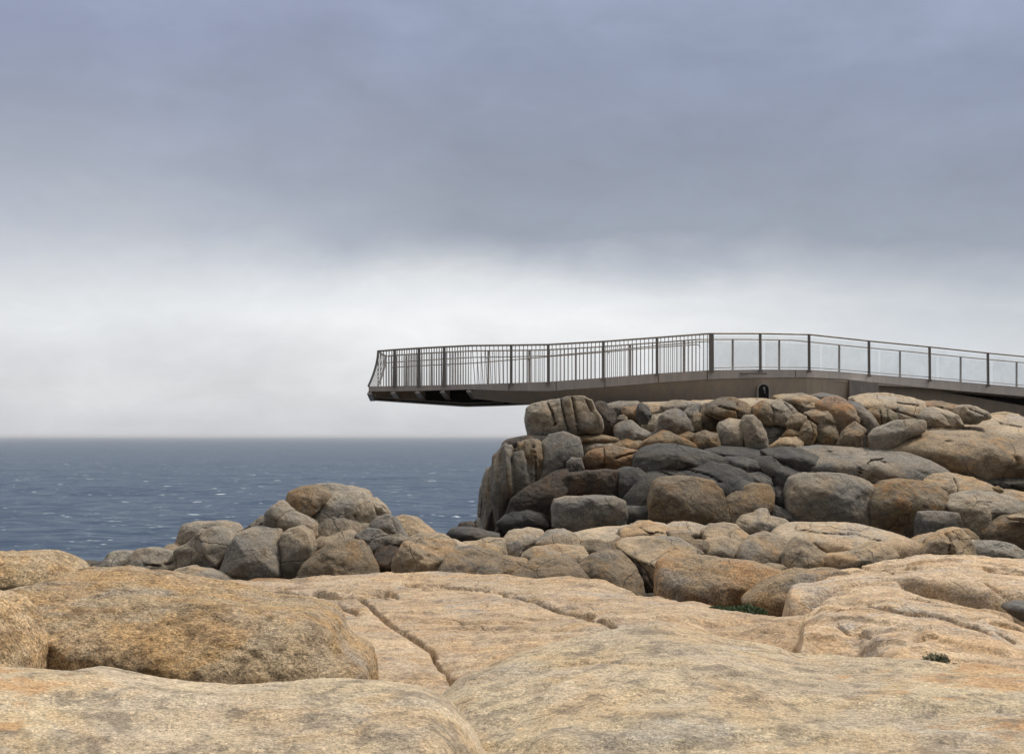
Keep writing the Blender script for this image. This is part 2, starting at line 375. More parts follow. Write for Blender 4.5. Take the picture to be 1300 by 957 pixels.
# ------------------------------------------------------------------ sea
SEA = -30.0
def build_sea():
    az = np.radians(np.linspace(-75, 75, 901))
    az = np.sign(az) * (np.abs(az) / np.radians(75)) ** 1.5 * np.radians(75)
    r = np.concatenate([np.linspace(20, 200, 12)[:-1], 200 * (60000 / 200) ** (np.linspace(0, 1, 520) ** 1.0)])
    R, A = np.meshgrid(r, az, indexing='ij')
    X = R * np.sin(A); Y = R * np.cos(A)
    P = np.stack([X.ravel(), Y.ravel(), np.zeros(X.size)], -1)
    step = np.maximum(R.ravel() * 0.011, 0.5)
    z = np.zeros(X.size)
    for wl, amp in ((60, 1.3), (28, 0.9), (13, 0.55), (6, 0.3)):
        fade = np.clip((wl / step - 2.0) / 3.0, 0, 1)
        q = P * np.array([0.55 / wl, 1.0 / wl, 0]) + wl
        n = 1 - np.abs(noise(q)) * 2
        z += amp * n * fade * 0.8
    P[:, 2] = SEA + z
    nr, na = X.shape
    i = np.arange((nr - 1) * na).reshape(nr - 1, na)[:, :-1].ravel()
    Fq = np.stack([i, i + 1, i + na + 1, i + na], -1)[:, ::-1]
    m, nt, nodes, L = newmat('sea_water')
    geo = N(nt, 'ShaderNodeNewGeometry'); pos = geo.outputs['Position']
    n1 = noise_n(nt, mapv(nt, pos, (0.5, 1, 1)), 0.006, 5, 0.6)
    col = mixc(nt, ramp(nt, n1, [(0.35, 0), (0.65, 1)]), (0.010,0.033,0.080), (0.021,0.050,0.102))
    n2 = noise_n(nt, mapv(nt, pos, (0.55, 1, 1)), 0.11, 8, 0.7, 0.6)
    col = mixc(nt, ramp(nt, n2, [(0.42, 0), (0.64, 1)]), col, (0.075,0.112,0.15))
    # whitecaps
    n3 = noise_n(nt, mapv(nt, pos, (0.75, 0.8, 1)), 0.13, 3, 0.5, 0.2)
    n4 = noise_n(nt, mapv(nt, pos, (0.6, 1, 1)), 0.9, 6, 0.75)
    fo = math_(nt, 'ADD', n3, math_(nt, 'MULTIPLY', math_(nt, 'SUBTRACT', n4, 0.5), 0.13))
    ff = ramp(nt, fo, [(0.682, 0), (0.72, 0.85)])
    n5 = noise_n(nt, mapv(nt, pos, (0.8, 1.2, 1), (0,0,0.1), (40, 80, 0)), 0.24, 3, 0.5, 0.3)
    f5 = ramp(nt, math_(nt, 'ADD', n5, math_(nt, 'MULTIPLY', math_(nt, 'SUBTRACT', n4, 0.5), 0.1)), [(0.67, 0), (0.73, 0.55)])
    ff = math_(nt, 'MAXIMUM', ff, f5)
    col = mixc(nt, ff, col, (0.62,0.66,0.70))
    bp = N(nt, 'ShaderNodeBump'); bp.inputs['Strength'].default_value = 1.0; bp.inputs['Distance'].default_value = 1.6
    hh = math_(nt, 'ADD', n2, math_(nt, 'MULTIPLY', n4, 0.12)); L.new(hh, bp.inputs['Height'])
    bs = N(nt, 'ShaderNodeBsdfPrincipled'); L.new(col, bs.inputs['Base Color']); L.new(bp.outputs[0], bs.inputs['Normal'])
    bs.inputs['Roughness'].default_value = 0.45; bs.inputs['Specular IOR Level'].default_value = 0.16; bs.inputs['IOR'].default_value = 1.33
    out = N(nt, 'ShaderNodeOutputMaterial'); L.new(bs.outputs[0], out.inputs[0])
    o = mesh_np('sea', P, Fq, m); tag(o, kind='structure')
build_sea()

# haze: one closed box round everything
def build_haze():
    b = MB(); b.box((0, 25000, (-36.5 + 9) / 2), (70000, 45000, (9 + 36.5) / 2))
    m, nt, nodes, L = newmat('sea_haze')
    v = N(nt, 'ShaderNodeVolumePrincipled'); v.inputs['Color'].default_value = (0.93,0.95,1.0,1)
    v.inputs['Density'].default_value = 0.00006; v.inputs['Anisotropy'].default_value = 0.0
    out = N(nt, 'ShaderNodeOutputMaterial'); L.new(v.outputs[0], out.inputs['Volume'])
    o = b.build('haze', m); tag(o, kind='stuff')
build_haze()

# ------------------------------------------------------------------ ground under the rocks
def sstep(a, b, x):
    t = np.clip((x - a) / (b - a), 0, 1); return t * t * (3 - 2 * t)
def build_ground():
    xs = np.concatenate([np.arange(-60, -16, 1.5), np.arange(-16, 20, 0.2), np.arange(20, 70, 1.5)])
    ys = np.concatenate([np.arange(-20, 4, 1.0), np.arange(4, 56, 0.2), np.arange(56, 90, 1.5)])
    Y, X = np.meshgrid(ys, xs, indexing='ij')
    P = np.stack([X.ravel(), Y.ravel(), np.zeros(X.size)], -1)
    x, y = P[:, 0], P[:, 1]
    n = fbm(P * 0.35, 4); n2 = fbm(P * 1.4 + 9, 3)
    h = -3.1 + 0.25 * n + 0.12 * n2
    h = h + (1 - sstep(2, 9, y)) * 0.9
    rise = np.interp(y, [34.5, 36, 37.5, 39, 40.5, 42, 43.5, 60], [0, 0.3, 0.9, 1.8, 2.75, 3.5, 4.05, 4.1])
    rise = np.minimum(rise, 4.1 - 0.75 * sstep(8.5, 12.5, x))
    h = h + rise * sstep(-0.5, 1.6, x - 0.0 * y)
    edge = 33.5 + 60 * sstep(-1.6, -0.4, x) - 0.10 * np.clip(-x - 6, 0, 40) + 1.0 * n
    drop = sstep(0, 5, y - edge)
    drop2 = sstep(0, 6, y - (78 + 2 * n))
    h = h - np.maximum(drop, drop2) * (31 + 2 * n)
    P[:, 2] = h
    ny, nx = X.shape
    i = np.arange((ny - 1) * nx).reshape(ny - 1, nx)[:, :-1].ravel()
    o = mesh_np('ground', P, np.stack([i, i + 1, i + nx + 1, i + nx], -1), M['ground'])
    tag(o, kind='structure')
build_ground()

# ------------------------------------------------------------------ boulders: closed solids, outline in the rock's own plane
REG = {'P': (0, 0, 1.0), 'R5': (560,490,4.784), 'R6': (800,490,4.784), 'R7': (1050,490,4.784), 'R8': (90,600,5.2),
       'Q1': (270,600,4.4828), 'Q2': (540,640,4.3333), 'Q3': (800,640,5.2), 'Q4': (1000,640,3.987), 'Q5': (0,690,4.3333),
       'Q6': (250,710,3.714), 'Z5': (720,500,9.567), 'Z6': (1180,500,9.567), 'Z8': (480,640,5.909), 'Z9': (840,730,5.4167), 'Z10': (1060,690,5.317)}
_ico = {}
def ico(n):
    if n not in _ico:
        bm = bmesh.new(); bmesh.ops.create_icosphere(bm, subdivisions=n, radius=1.0)
        v = np.array([p.co[:] for p in bm.verts]); f = np.array([[q.index for q in p.verts] for p in bm.faces]); bm.free()
        v /= np.linalg.norm(v, axis=1)[:, None]
        _ico[n] = (v, f)
    return _ico[n]

def groove(px, py, lines, w):
    """0..1 closeness of points to pixel polylines"""
    g = np.zeros(len(px))
    for ln in lines:
        ln = np.array(ln, float)
        d = np.full(len(px), 1e9)
        for a, b in zip(ln[:-1], ln[1:]):
            ab = b - a; t = np.clip(((px - a[0]) * ab[0] + (py - a[1]) * ab[1]) / (ab @ ab), 0, 1)
            d = np.minimum(d, np.hypot(px - a[0] - t * ab[0], py - a[1] - t * ab[1]))
        g = np.maximum(g, np.exp(-(d / w) ** 2))
    return g

ROCKS = 0
def rock(reg, pts, D, mat, label='', T=None, lean=0.35, box=4.8, cracks=(), cw=1.3, cd=None, facets=8, rough=1.0, res=None, chaikin=0, name=None, grow=1.08, sharp=False, flute=0.0, brk=None):
    global ROCKS
    ROCKS += 1; seed = ROCKS
    rng = random.Random(seed * 7 + 3)
    box = max(box, 3.8)
    facets = max(facets, 5) + 1
    if sharp: chaikin = 0; box = 7.0; facets = 3
    if res == 7: facets = 6; box = 6.0
    x0, y0, s = REG[reg]; cw = cw * 0.72
    pp = np.array([(x0 + a / s, y0 + b / s) for a, b in pts])
    for _ in range(chaikin):
        q = np.roll(pp, -1, 0); f = 0.2
        pp = np.stack([pp * (1 - f) + q * f, pp * f + q * (1 - f)], 1).reshape(-1, 2)
    W = at(pp[:, 0], pp[:, 1], D)
    X, Z = W[:, 0], W[:, 2]; Xn, Zn = np.roll(X, -1), np.roll(Z, -1)
    cr = X * Zn - Xn * Z; A = cr.sum() / 2
    cx = ((X + Xn) * cr).sum() / (6 * A); cz = ((Z + Zn) * cr).sum() / (6 * A)
    # radius by angle
    na = 512; th = np.linspace(-math.pi, math.pi, na, endpoint=False)
    rr = np.zeros(na)
    ax, az = X - cx, Z - cz; bx, bz = Xn - cx, Zn - cz
    dx, dz = np.cos(th)[:, None], np.sin(th)[:, None]
    ex, ez = (bx - ax)[None], (bz - az)[None]
    den = dx * ez - dz * ex; den = np.where(np.abs(den) < 1e-9, 1e-9, den)
    t = (ax[None] * ez - az[None] * ex) / den
    u = (ax[None] * dz - az[None] * dx) / den
    ok = (u >= -1e-6) & (u <= 1 + 1e-6) & (t > 0)
    rr = np.where(ok, t, 0).max(1)
    rr = np.where(rr <= 0, np.median(rr), rr) * grow
    kn = np.hanning(9 if sharp else 19)[1:-1]; kn /= kn.sum()
    rr = sum(kw * np.roll(rr, i - len(kn) // 2) for i, kw in enumerate(kn))
    wid = X.max() - X.min(); hei = Z.max() - Z.min()
    size = math.sqrt(abs(A))
    if T is None: T = 0.40 * min(wid, hei * 1.3) + 0.1
    pxw = max(pp[:, 0].max() - pp[:, 0].min(), pp[:, 1].max() - pp[:, 1].min())
    n = res or (6 if pxw > 75 else 5)
    v, f = ico(n)
    rho = np.hypot(v[:, 0], v[:, 2]) + 1e-9; sy = np.abs(v[:, 1])
    k = (rho ** box + sy ** box) ** (-1 / box)
    ct, st = v[:, 0] / rho, v[:, 2] / rho
    Q = np.stack([rho * k * ct, v[:, 1] * k, rho * k * st], -1)
    # soft planar facets facing the viewer side
    for i in range(facets):
        a = rng.uniform(-1, 1); b = rng.uniform(-0.5, 1.0)
        nv = np.array([a * 0.85, -1.0, b * 0.85]); nv /= np.linalg.norm(nv)
        h = rng.uniform(0.66, 0.91) if not sharp else rng.uniform(0.9, 1.1)
        d = Q @ nv - h
        d = np.where(d > 0.3, d, np.log1p(np.exp(np.clip(d, -1, 0.5) * 55)) / 55)
        Q -= nv[None] * (d * 0.85)[:, None] * np.array([0.55, 1, 0.55])
    th_v = np.arctan2(v[:, 2], v[:, 0])
    rv = np.interp(th_v, np.append(th, math.pi), np.append(rr, rr[0]))
    P = np.stack([cx + Q[:, 0] * rv, D + Q[:, 1] * T, cz + Q[:, 2] * rv], -1)
    fb, up, lo = brk or (0.60, lean * 2.3, lean * 0.35)
    zb = Z.min() + fb * hei; w_b = 0.07 * hei
    dzb = P[:, 2] - zb
    upper = w_b * np.log1p(np.exp(np.clip(dzb / w_b, -30, 30)))
    dy = lo * dzb + (up - lo) * upper - (up - lo) * 0.25 * hei * (1 - fb)
    dy = np.clip(dy, -1.6, 1.6)
    P[:, 1] += dy
    P[:, 0] *= 1 + dy / D; P[:, 2] *= 1 + dy / D
    # noise displacement
    nd = np.stack([v[:, 0], v[:, 1] * 1.2, v[:, 2]], -1)
    off = np.array([seed * 3.1, seed * 1.7, 0])
    d1 = fbm(P / size * 1.6 + off, 2) * (0.030 if sharp else 0.060) * size
    rid = 1 - np.abs(fbm(P / size * 3.0 + off + 5, 3)) * 3.0
    d2 = np.clip(rid, -1, 1) * 0.012 * size
    d3 = fbm(P * 4.0 + off, 3) * 0.028
    d4 = fbm(P * 14.0 + off, 3) * 0.014
    sil = np.clip(1.2 * np.abs(v[:, 1]) + 0.25, 0, 1)
    if flute > 0:
        fx = fbm(np.stack([P[:, 0] * 2.6 + P[:, 2] * 0.25, P[:, 1] * 0.3, P[:, 2] * 0.22], -1) + off, 3)
        d2 = d2 + flute * (np.abs(fx) * 3 - 0.5)
    disp = ((d1 + d2) * sil + d3 * 0.8 + d4) * rough
    P += nd * disp[:, None]
    if cracks:
        cl = [[(x0 + a / s, y0 + b / s) for a, b in c] for c in cracks]
        px, py = proj(P)
        jit = fbm(P * 5.0 + off, 2) * cw * 1.2
        g = groove(px + jit, py + jit, cl, cw) + 0.16 * groove(px, py, cl, cw * 3.6)
        g = np.where(v[:, 1] < 0.35, g, 0)
        cdv = cd if cd else min(0.22, 0.16 * size)
        P += (-nd * np.array([0.6, 1, 0.6])) * (g * cdv)[:, None]
    org = np.array([cx, D, P[:, 2].min()])
    nm = name or ('boulder' if label else 'bedrock')
    o = mesh_np(nm, P, f, M[mat], origin=org)
    if label:
        tag(o, label, 'boulder' if nm == 'boulder' else 'rock', 'granite boulders on the headland')
    else:
        tag(o, kind='structure')
    return o

# ---- knuckle boulder and cliff at the left end of the headland
rock('R5', [(530,140),(560,115),(620,105),(660,95),(720,80),(790,68),(860,72),(905,95),(925,150),(960,185),(972,240),(965,280),(920,292),(870,283),(800,287),(720,290),(640,305),(570,325),(540,305),(535,270),(525,200)],
     39.3, 'grey', 'big fluted grey boulder with three upright cracks, perched at cliff edge under the walkway', T=0.75, lean=0.15, box=3,
     cracks=[[(640,95),(672,160),(692,240)],[(728,78),(745,170),(778,280)],[(798,70),(822,180),(838,280)],[(885,85),(915,150)]], cw=1.1, cd=0.2, facets=2, res=6)
rock('R5', [(550,130),(570,105),(610,100),(640,115),(600,150),(560,160)], 40.4, 'darkbrown', T=0.3)
rock('R5', [(375,350),(400,325),(450,315),(530,302),(640,305),(660,330),(560,350),(480,360),(470,395),(400,402),(378,415)], 38.9, 'darkbrown', lean=0.1, T=0.7, sharp=True)
rock('R5', [(375,430),(395,405),(470,395),(490,480),(470,640),(440,760),(370,900),(240,900),(262,760),(275,600),(292,520),(330,470)], 38.3, 'streak', lean=0.16, T=1.0, sharp=True, flute=0.22)
rock('R5', [(237,625),(275,600),(290,700),(270,900),(225,900),(231,740)], 39.2, 'streak', lean=0.05, T=0.5, sharp=True, flute=0.1)
rock('R5', [(445,440),(500,410),(545,430),(565,500),(575,660),(480,720),(430,660)], 37.75, 'streak', lean=0.16, T=0.5, sharp=True, flute=0.15)
rock('R5', [(470,350),(560,328),(610,345),(635,420),(650,540),(620,620),(560,650),(535,500),(515,430),(485,420)], 37.9, 'ochre', lean=0.12, T=0.45, sharp=True, flute=0.15, cracks=[[(560,340),(575,440),(570,600)]], cw=0.8, cd=0.12)
rock('R5', [(615,350),(660,305),(740,288),(830,325),(848,420),(835,450),(770,480),(760,560),(640,620),(570,620),(620,500),(625,420)], 38.0, 'cool', lean=0.3, T=0.6, sharp=True)
rock('R5', [(640,318),(700,295),(800,286),(980,300),(1075,318),(1060,345),(900,345),(760,345),(660,345)], 39.2, 'ochre', lean=1.5, T=0.5)
rock('R5', [(755,513),(765,560),(765,640),(700,710),(700,840),(640,870),(560,890),(420,890),(335,880),(400,790),(435,690),(515,625),(600,580),(680,527)], 36.9, 'darkbrown', lean=0.35, T=0.7, sharp=True)
rock('R5', [(340,840),(420,765),(520,745),(620,770),(650,850),(560,905),(420,905)], 36.2, 'dark', lean=0.3, T=0.5)
rock('R5', [(762,465),(790,435),(848,440),(865,500),(850,535),(765,535)], 37.3, 'streak', T=0.3, sharp=True)
rock('R5', [(765,530),(850,524),(1000,513),(1062,518),(1068,600),(1060,700),(900,710),(770,700),(700,740),(665,650),(700,580)], 37.0, 'darkbrown', lean=0.12, T=0.6, sharp=True)
rock('R5', [(866,455),(900,408),(960,383),(1040,368),(1120,380),(1200,395),(1240,430),(1210,500),(1100,515),(960,512),(866,500)],
     38.1, 'orange', 'rust orange boulder in the middle of the dark cliff blocks', T=0.5, lean=0.3, box=3, cracks=[[(985,380),(992,440),(990,505)],[(1060,440),(1190,400)]], cw=0.9, cd=0.14)
rock('R5', [(832,350),(900,328),(1000,328),(1100,345),(1130,380),(960,385),(890,420),(845,440)], 39.0, 'grey', lean=0.5, T=0.5)
rock('R5', [(690,740),(702,694),(770,679),(900,677),(1040,677),(1100,703),(1112,770),(1108,855),(1000,858),(940,870),(850,890),(790,875),(770,855),(690,850)],
     35.5, 'cool', 'wide flat topped grey block at the foot of the dark cliff', T=0.55, lean=0.10, sharp=True)
rock('R5', [(1070,515),(1120,498),(1190,498),(1240,540),(1220,610),(1150,700),(1070,690)], 37.0, 'dark', T=0.5, lean=0.2, sharp=True)
rock('R6', [(-80,742),(-40,733),(118,734),(126,760),(122,850),(-80,850)], 35.7, 'dark', 'small dark flat topped block beside the wide grey block', T=0.35, lean=0.1, sharp=True)
rock('R6', [(-60,720),(-20,640),(50,540),(120,520),(120,720)], 36.9, 'dark', T=0.4)
# ---- stones left of centre under the walkway
rock('Z5', [(320,170),(370,120),(410,108),(470,120),(500,180),(560,200),(590,260),(600,420),(560,520),(400,520),(420,400),(390,260)], 40.6, 'darkbrown', 'jagged dark brown stone right of the fluted boulder', T=0.5, rough=1.6)
rock('Z5', [(585,450),(592,400),(620,365),(700,328),(780,328),(900,418),(1060,505),(1010,600),(900,625),(720,615),(600,580)], 39.4, 'cool', 'smooth grey pointed boulder with a straight sloping right side', T=0.6, lean=0.3, facets=2)
rock('Z5', [(470,130),(600,98),(860,88),(860,150),(690,175),(640,240),(590,260),(500,190)], 41.5, 'cool', lean=0.8)
rock('Z5', [(680,240),(690,163),(850,148),(870,220),(850,340),(760,335),(700,290)], 40.7, 'orange', 'orange topped small block below the walkway hull', T=0.4, box=3.5)
rock('Z5', [(850,240),(862,150),(900,112),(980,160),(1015,260),(960,380),(880,390),(845,310)], 40.2, 'dark', 'dark upright stone leaning beside the orange topped block', T=0.35)
rock('Z5', [(610,300),(630,265),(685,250),(730,290),(730,350),(620,380)], 40.2, 'brown', T=0.3)
rock('R6', [(70,240),(130,183),(190,172),(225,200),(220,290),(150,310),(90,280)], 40.1, 'grey', 'slanted grey stone between the dark upright and round stones', T=0.35)
rock('R6', [(168,240),(182,185),(230,150),(280,141),(330,163),(362,220),(385,275),(300,290),(200,300),(150,305)], 39.3, 'cool', 'rounded purple grey dome stone above the yellow stones', T=0.5)
rock('R6', [(190,125),(240,93),(320,88),(375,105),(330,155),(230,170)], 41.3, 'grey', lean=0.8)
rock('R6', [(325,165),(370,113),(425,110),(425,180),(400,270),(360,250)], 40.6, 'grey', T=0.35)
rock('R6', [(383,182),(405,170),(432,172),(434,270),(388,275)], 40.0, 'ochre', 'thin upright ochre stone in the stack', T=0.2)
rock('R6', [(425,125),(470,110),(500,160),(545,210),(540,300),(425,290)], 40.5, 'ochre', T=0.4)
rock('R6', [(463,165),(480,108),(560,72),(640,76),(705,105),(745,150),(755,195),(690,195),(660,215),(590,215),(520,195)], 40.0, 'brown',
     'broad brown and rust boulder split by curved cracks, under the walkway', T=0.5, lean=0.5, cracks=[[(530,118),(600,140),(655,152)],[(655,105),(657,150),(662,215)],[(470,165),(540,195),(600,212)]], cw=1.0, cd=0.16)
rock('R6', [(742,130),(800,93),(845,108),(868,160),(868,240),(800,235),(755,195)], 39.8, 'ochre', 'ochre rounded block left of the cracked grey dome', T=0.4)
rock('R6', [(805,97),(900,83),(970,118),(1010,160),(960,250),(866,232),(866,160),(840,110)], 39.9, 'grey', 'grey dome stone with a curved left joint under the drain arch', T=0.5, cracks=[[(940,100),(985,150),(1000,200)]], cw=0.8, cd=0.1)
rock('R6', [(533,250),(545,225),(600,203),(672,210),(682,270),(668,372),(590,372),(535,360)], 39.0, 'grey', 'squarish tan grey stone left of the tall tooth shaped one', T=0.4, box=3.2)
rock('R6', [(678,225),(700,186),(750,183),(790,220),(817,290),(830,380),(760,385),(698,380),(686,290)], 38.8, 'grey', 'tall tooth shaped grey stone with a dark left edge', T=0.4, lean=0.2)
rock('R6', [(795,235),(870,228),(960,240),(950,300),(900,345),(850,375),(815,375)], 39.7, 'cool', T=0.3)
rock('R6', [(946,230),(985,178),(1030,165),(1065,190),(1068,240),(1035,275),(960,272)], 39.3, 'brown', 'round brown grey cobble touching the yellow egg shaped stone', T=0.3)
rock('R6', [(1030,290),(1055,225),(1085,214),(1125,245),(1133,300),(1105,350),(1050,352),(1028,330)], 38.9, 'ochre', 'yellow ochre egg shaped stone with a vertical split', T=0.3, cracks=[[(1095,215),(1118,270),(1100,345)]], cw=0.7, cd=0.08)
rock('R6', [(1062,165),(1130,143),(1200,150),(1245,175),(1245,232),(1140,234),(1100,205)], 39.5, 'tan', 'tan cap stone lying on an upright ochre block', T=0.45, lean=0.5)
rock('R6', [(1132,237),(1180,230),(1248,234),(1256,385),(1138,385),(1125,350)], 39.2, 'ochre', 'upright ochre block carrying a tan cap stone', T=0.4, box=4)
rock('R6', [(845,370),(920,315),(1010,308),(1045,340),(1040,380),(860,385)], 38.7, 'tan', 'low tan slab leaning toward the yellow egg stone', T=0.35, lean=0.6)
rock('R6', [(926,305),(958,265),(1020,272),(1035,310),(1000,325)], 39.05, 'ochre', T=0.25)
rock('R6', [(70,380),(75,350),(130,308),(200,272),(240,280),(300,305),(400,365),(410,390),(80,390)], 38.6, 'ochre', 'yellow ochre pyramid shaped stone on the ledge', T=0.4, lean=0.5)
rock('R6', [(150,290),(240,268),(330,268),(405,300),(400,360),(300,370),(200,300)], 39.1, 'brown', lean=0.6, T=0.4)
rock('R6', [(388,370),(398,290),(450,273),(530,290),(548,370),(500,385),(400,385)], 38.7, 'brown', 'blocky brown stone right of the yellow pyramid stone', T=0.4, box=3.2)
rock('R6', [(-110,360),(-40,320),(60,325),(90,375),(60,400),(-110,400)], 38.9, 'ochre', lean=0.8, T=0.4)
# ---- back row near the walkway
rock('R6', [(-250,125),(-100,115),(0,107),(200,100),(380,92),(560,84),(700,80),(880,76),(900,160),(700,170),(0,170),(-250,170)], 41.9, 'pale', lean=1.2, T=0.6)
rock('R6', [(860,62),(940,49),(1040,49),(1115,65),(1170,95),(1060,130),(940,110)], 41.2, 'tan', 'low tan dome just below the arched drain opening', lean=0.9, T=0.6)
rock('R6', [(1095,58),(1160,44),(1250,58),(1300,85),(1180,110)], 42.2, 'cool', lean=0.9, T=0.5)
rock('R6', [(1000,125),(1080,95),(1160,92),(1170,170),(1060,175)], 40.9, 'tan', lean=0.6, T=0.4)
rock('R7', [(-60,110),(0,78),(60,73),(110,92),(150,130),(182,210),(155,280),(60,298),(-10,230)], 39.7, 'orange', 'large orange brown rounded boulder beside the grey one under the pier', T=0.5, lean=0.5)
rock('R7', [(115,93),(200,108),(260,168),(305,240),(300,285),(220,285),(180,215),(140,135)], 39.8, 'cool', 'grey rounded boulder pressed against the right of the orange brown boulder', T=0.5, lean=0.5)
rock('R7', [(65,350),(100,280),(168,218),(230,270),(210,330),(205,395),(80,395)], 38.8, 'brown', 'wedge shaped brown stone with a pointed top', T=0.4, facets=5)
rock('R7', [(262,300),(300,260),(400,223),(500,206),(575,212),(590,240),(575,285),(500,310),(400,358),(340,392),(268,392)], 38.5, 'grey', 'long cigar shaped grey boulder sloping up to the right', T=0.45, lean=0.2)
rock('R7', [(240,155),(300,130),(380,142),(415,180),(415,235),(320,262),(280,210)], 39.9, 'ochre', 'ochre lump cut by two upright cracks behind the cigar shaped boulder', T=0.4, cracks=[[(322,140),(338,250)],[(368,145),(380,245)]], cw=0.8, cd=0.12)
rock('R7', [(150,75),(250,50),(380,53),(500,73),(570,95),(590,160),(570,240),(480,240),(400,230),(380,170),(260,150),(190,110)], 41.0, 'pale', lean=1.1, T=0.7, cracks=[[(400,150),(480,172),(545,195)],[(430,100),(560,120)]], cw=0.8, cd=0.12)
rock('R7', [(540,100),(600,92),(680,93),(800,118),(830,160),(720,165),(650,145),(560,140)], 42.2, 'orange', lean=1.0, T=0.5)
rock('R7', [(555,180),(590,135),(650,138),(705,190),(735,240),(600,250),(560,225)], 40.3, 'grey', 'smooth grey oval back stone behind the cigar shaped boulder', lean=0.7, T=0.5)
rock('R7', [(620,125),(720,145),(785,178),(825,245),(730,250),(690,190)], 40.8, 'pale', lean=0.9, T=0.5)
rock('Z6', [(330,240),(350,170),(400,143),(490,143),(580,163),(680,213),(727,270),(722,305),(640,318),(540,358),(400,360),(345,310)], 41.3, 'grey', 'single oval grey boulder with ribbed top, resting on the slab at far right', T=0.6, lean=0.2, cracks=[[(480,180),(600,230),(690,260)],[(430,190),(500,300)]], cw=0.7, cd=0.07)
rock('Z6', [(200,190),(330,195),(360,260),(330,300),(260,240)], 41.9, 'grey', T=0.3)
rock('R7', [(575,250),(700,235),(830,228),(900,205),(960,185),(1080,168),(1150,183),(1200,210),(1330,245),(1420,300),(1400,480),(1196,450),(1000,380),(800,330),(600,300)], 41.6, 'pale', lean=1.6, T=0.9, res=6,
     cracks=[[(600,275),(700,270),(800,285),(900,305),(1040,320)],[(1000,315),(1100,340),(1196,380)],[(830,235),(900,290)],[(1050,225),(1196,250)]], cw=0.8, cd=0.12)
rock('R7', [(355,380),(380,350),(420,328),(540,290),(700,283),(880,288),(1000,308),(1120,345),(1250,400),(1400,430),(1400,580),(1196,555),(1080,575),(900,560),(750,540),(690,520),(560,455),(400,410)],
     38.6, 'tan', 'huge smooth tan whaleback boulder with dark flank at the right edge', T=1.1, lean=0.75, box=3, cracks=[[(1165,440),(1170,545)],[(690,350),(760,330)]], cw=1.0, cd=0.12, facets=2)
rock('R7', [(760,520),(900,545),(1000,560),(1196,548),(1320,560),(1320,640),(1150,655),(960,630),(820,580)], 37.9, 'dark', lean=0.6, T=0.6)
rock('R7', [(-260,420),(-180,378),(0,373),(150,378),(300,383),(420,403),(520,428),(640,478),(725,525),(720,590),(600,610),(400,610),(240,605),(60,590),(-60,560),(-240,500)], 37.7, 'cool', lean=1.1, T=0.9,
     cracks=[[(345,440),(270,452),(215,510),(180,560)],[(330,450),(370,470)],[(540,515),(600,530),(650,545)],[(0,400),(60,420)]], cw=1.0, cd=0.14, res=6)
# ---- dark bedrock lobes
rock('R6', [(33,490),(45,420),(90,375),(170,353),(280,358),(400,383),(540,428),(650,490),(560,500),(400,490),(280,500),(170,520),(80,535),(38,530)], 37.4, 'dark', lean=0.5, T=0.7, res=6)
rock('R6', [(440,390),(560,368),(680,373),(800,398),(880,440),(760,480),(600,470),(500,420)], 38.1, 'dark', lean=0.9, T=0.6)
rock('R6', [(575,430),(680,428),(780,458),(840,510),(700,540),(620,500)], 37.3, 'dark', lean=0.7, T=0.5)
rock('R6', [(750,450),(840,428),(900,468),(1000,518),(1100,540),(960,640),(870,640),(840,570),(790,510)], 37.2, 'dark', lean=0.7, T=0.6)
rock('R6', [(790,395),(920,373),(1040,383),(1135,428),(1180,485),(1100,545),(980,520),(900,460)], 37.6, 'dark', lean=0.8, T=0.7)
rock('R6', [(1050,380),(1150,363),(1260,375),(1300,480),(1190,520),(1150,440)], 38.0, 'cool', lean=0.8, T=0.5)
rock('R6', [(-70,760),(30,610),(68,540),(150,493),(280,458),(400,453),(560,478),(670,520),(750,578),(740,640),(600,700),(580,780),(100,790),(-40,790)], 36.8, 'dark', lean=0.6, T=0.8, res=6,
     cracks=[[(330,500),(480,540),(560,590)],[(180,520),(300,560)]], cw=1.0, cd=0.1)
rock('R6', [(545,640),(570,560),(640,546),(740,578),(850,608),(868,670),(700,670),(640,690),(570,760)], 36.3, 'dark', lean=0.5, T=0.5)
rock('R6', [(695,535),(790,527),(850,565),(875,660),(850,680),(760,620)], 36.6, 'dark', T=0.4)
rock('R6', [(868,620),(920,605),(965,650),(985,790),(900,770),(855,710)], 36.5, 'dark', T=0.4)
rock('R6', [(965,560),(1000,540),(1100,520),(1300,540),(1320,640),(1000,700)], 36.9, 'cool', T=0.5, lean=0.6)
# ---- row of big blocks at the cliff foot
rock('R6', [(122,810),(130,700),(158,590),(195,562),(300,553),(400,563),(490,583),(542,640),(562,720),(587,800),(575,850),(480,862),(400,850),(280,845),(180,840)],
     35.5, 'brown', 'large loaf shaped brown grey boulder in the centre of the cliff foot', T=0.8, lean=0.2, box=3.3, facets=3, rough=0.8)
rock('R6', [(565,780),(590,680),(640,630),(740,598),(830,603),(860,660),(852,740),(800,800),(690,830),(640,870),(590,860)], 35.9, 'brown', 'faceted grey boulder with a pale top wedged against the dark bedrock', T=0.6, lean=0.4, facets=5)
rock('R6', [(640,850),(680,788),(780,743),(830,748),(850,790),(935,808),(980,850),(970,900),(900,910),(650,900)], 35.2, 'pale', 'pale grey hump of stone in front of the faceted boulder', T=0.4, lean=0.5)
rock('R6', [(845,745),(880,723),(960,765),(1025,825),(1015,870),(940,850),(860,800)], 35.6, 'dark', T=0.35)
rock('R6', [(963,650),(988,570),(1060,545),(1196,543),(1300,548),(1400,573),(1455,612),(1440,700),(1460,850),(1420,900),(1196,890),(1040,860),(965,760)],
     36.0, 'grey', 'massive rounded brown grey boulder right of the dark bedrock lobes', T=0.9, lean=0.25, box=3.2)
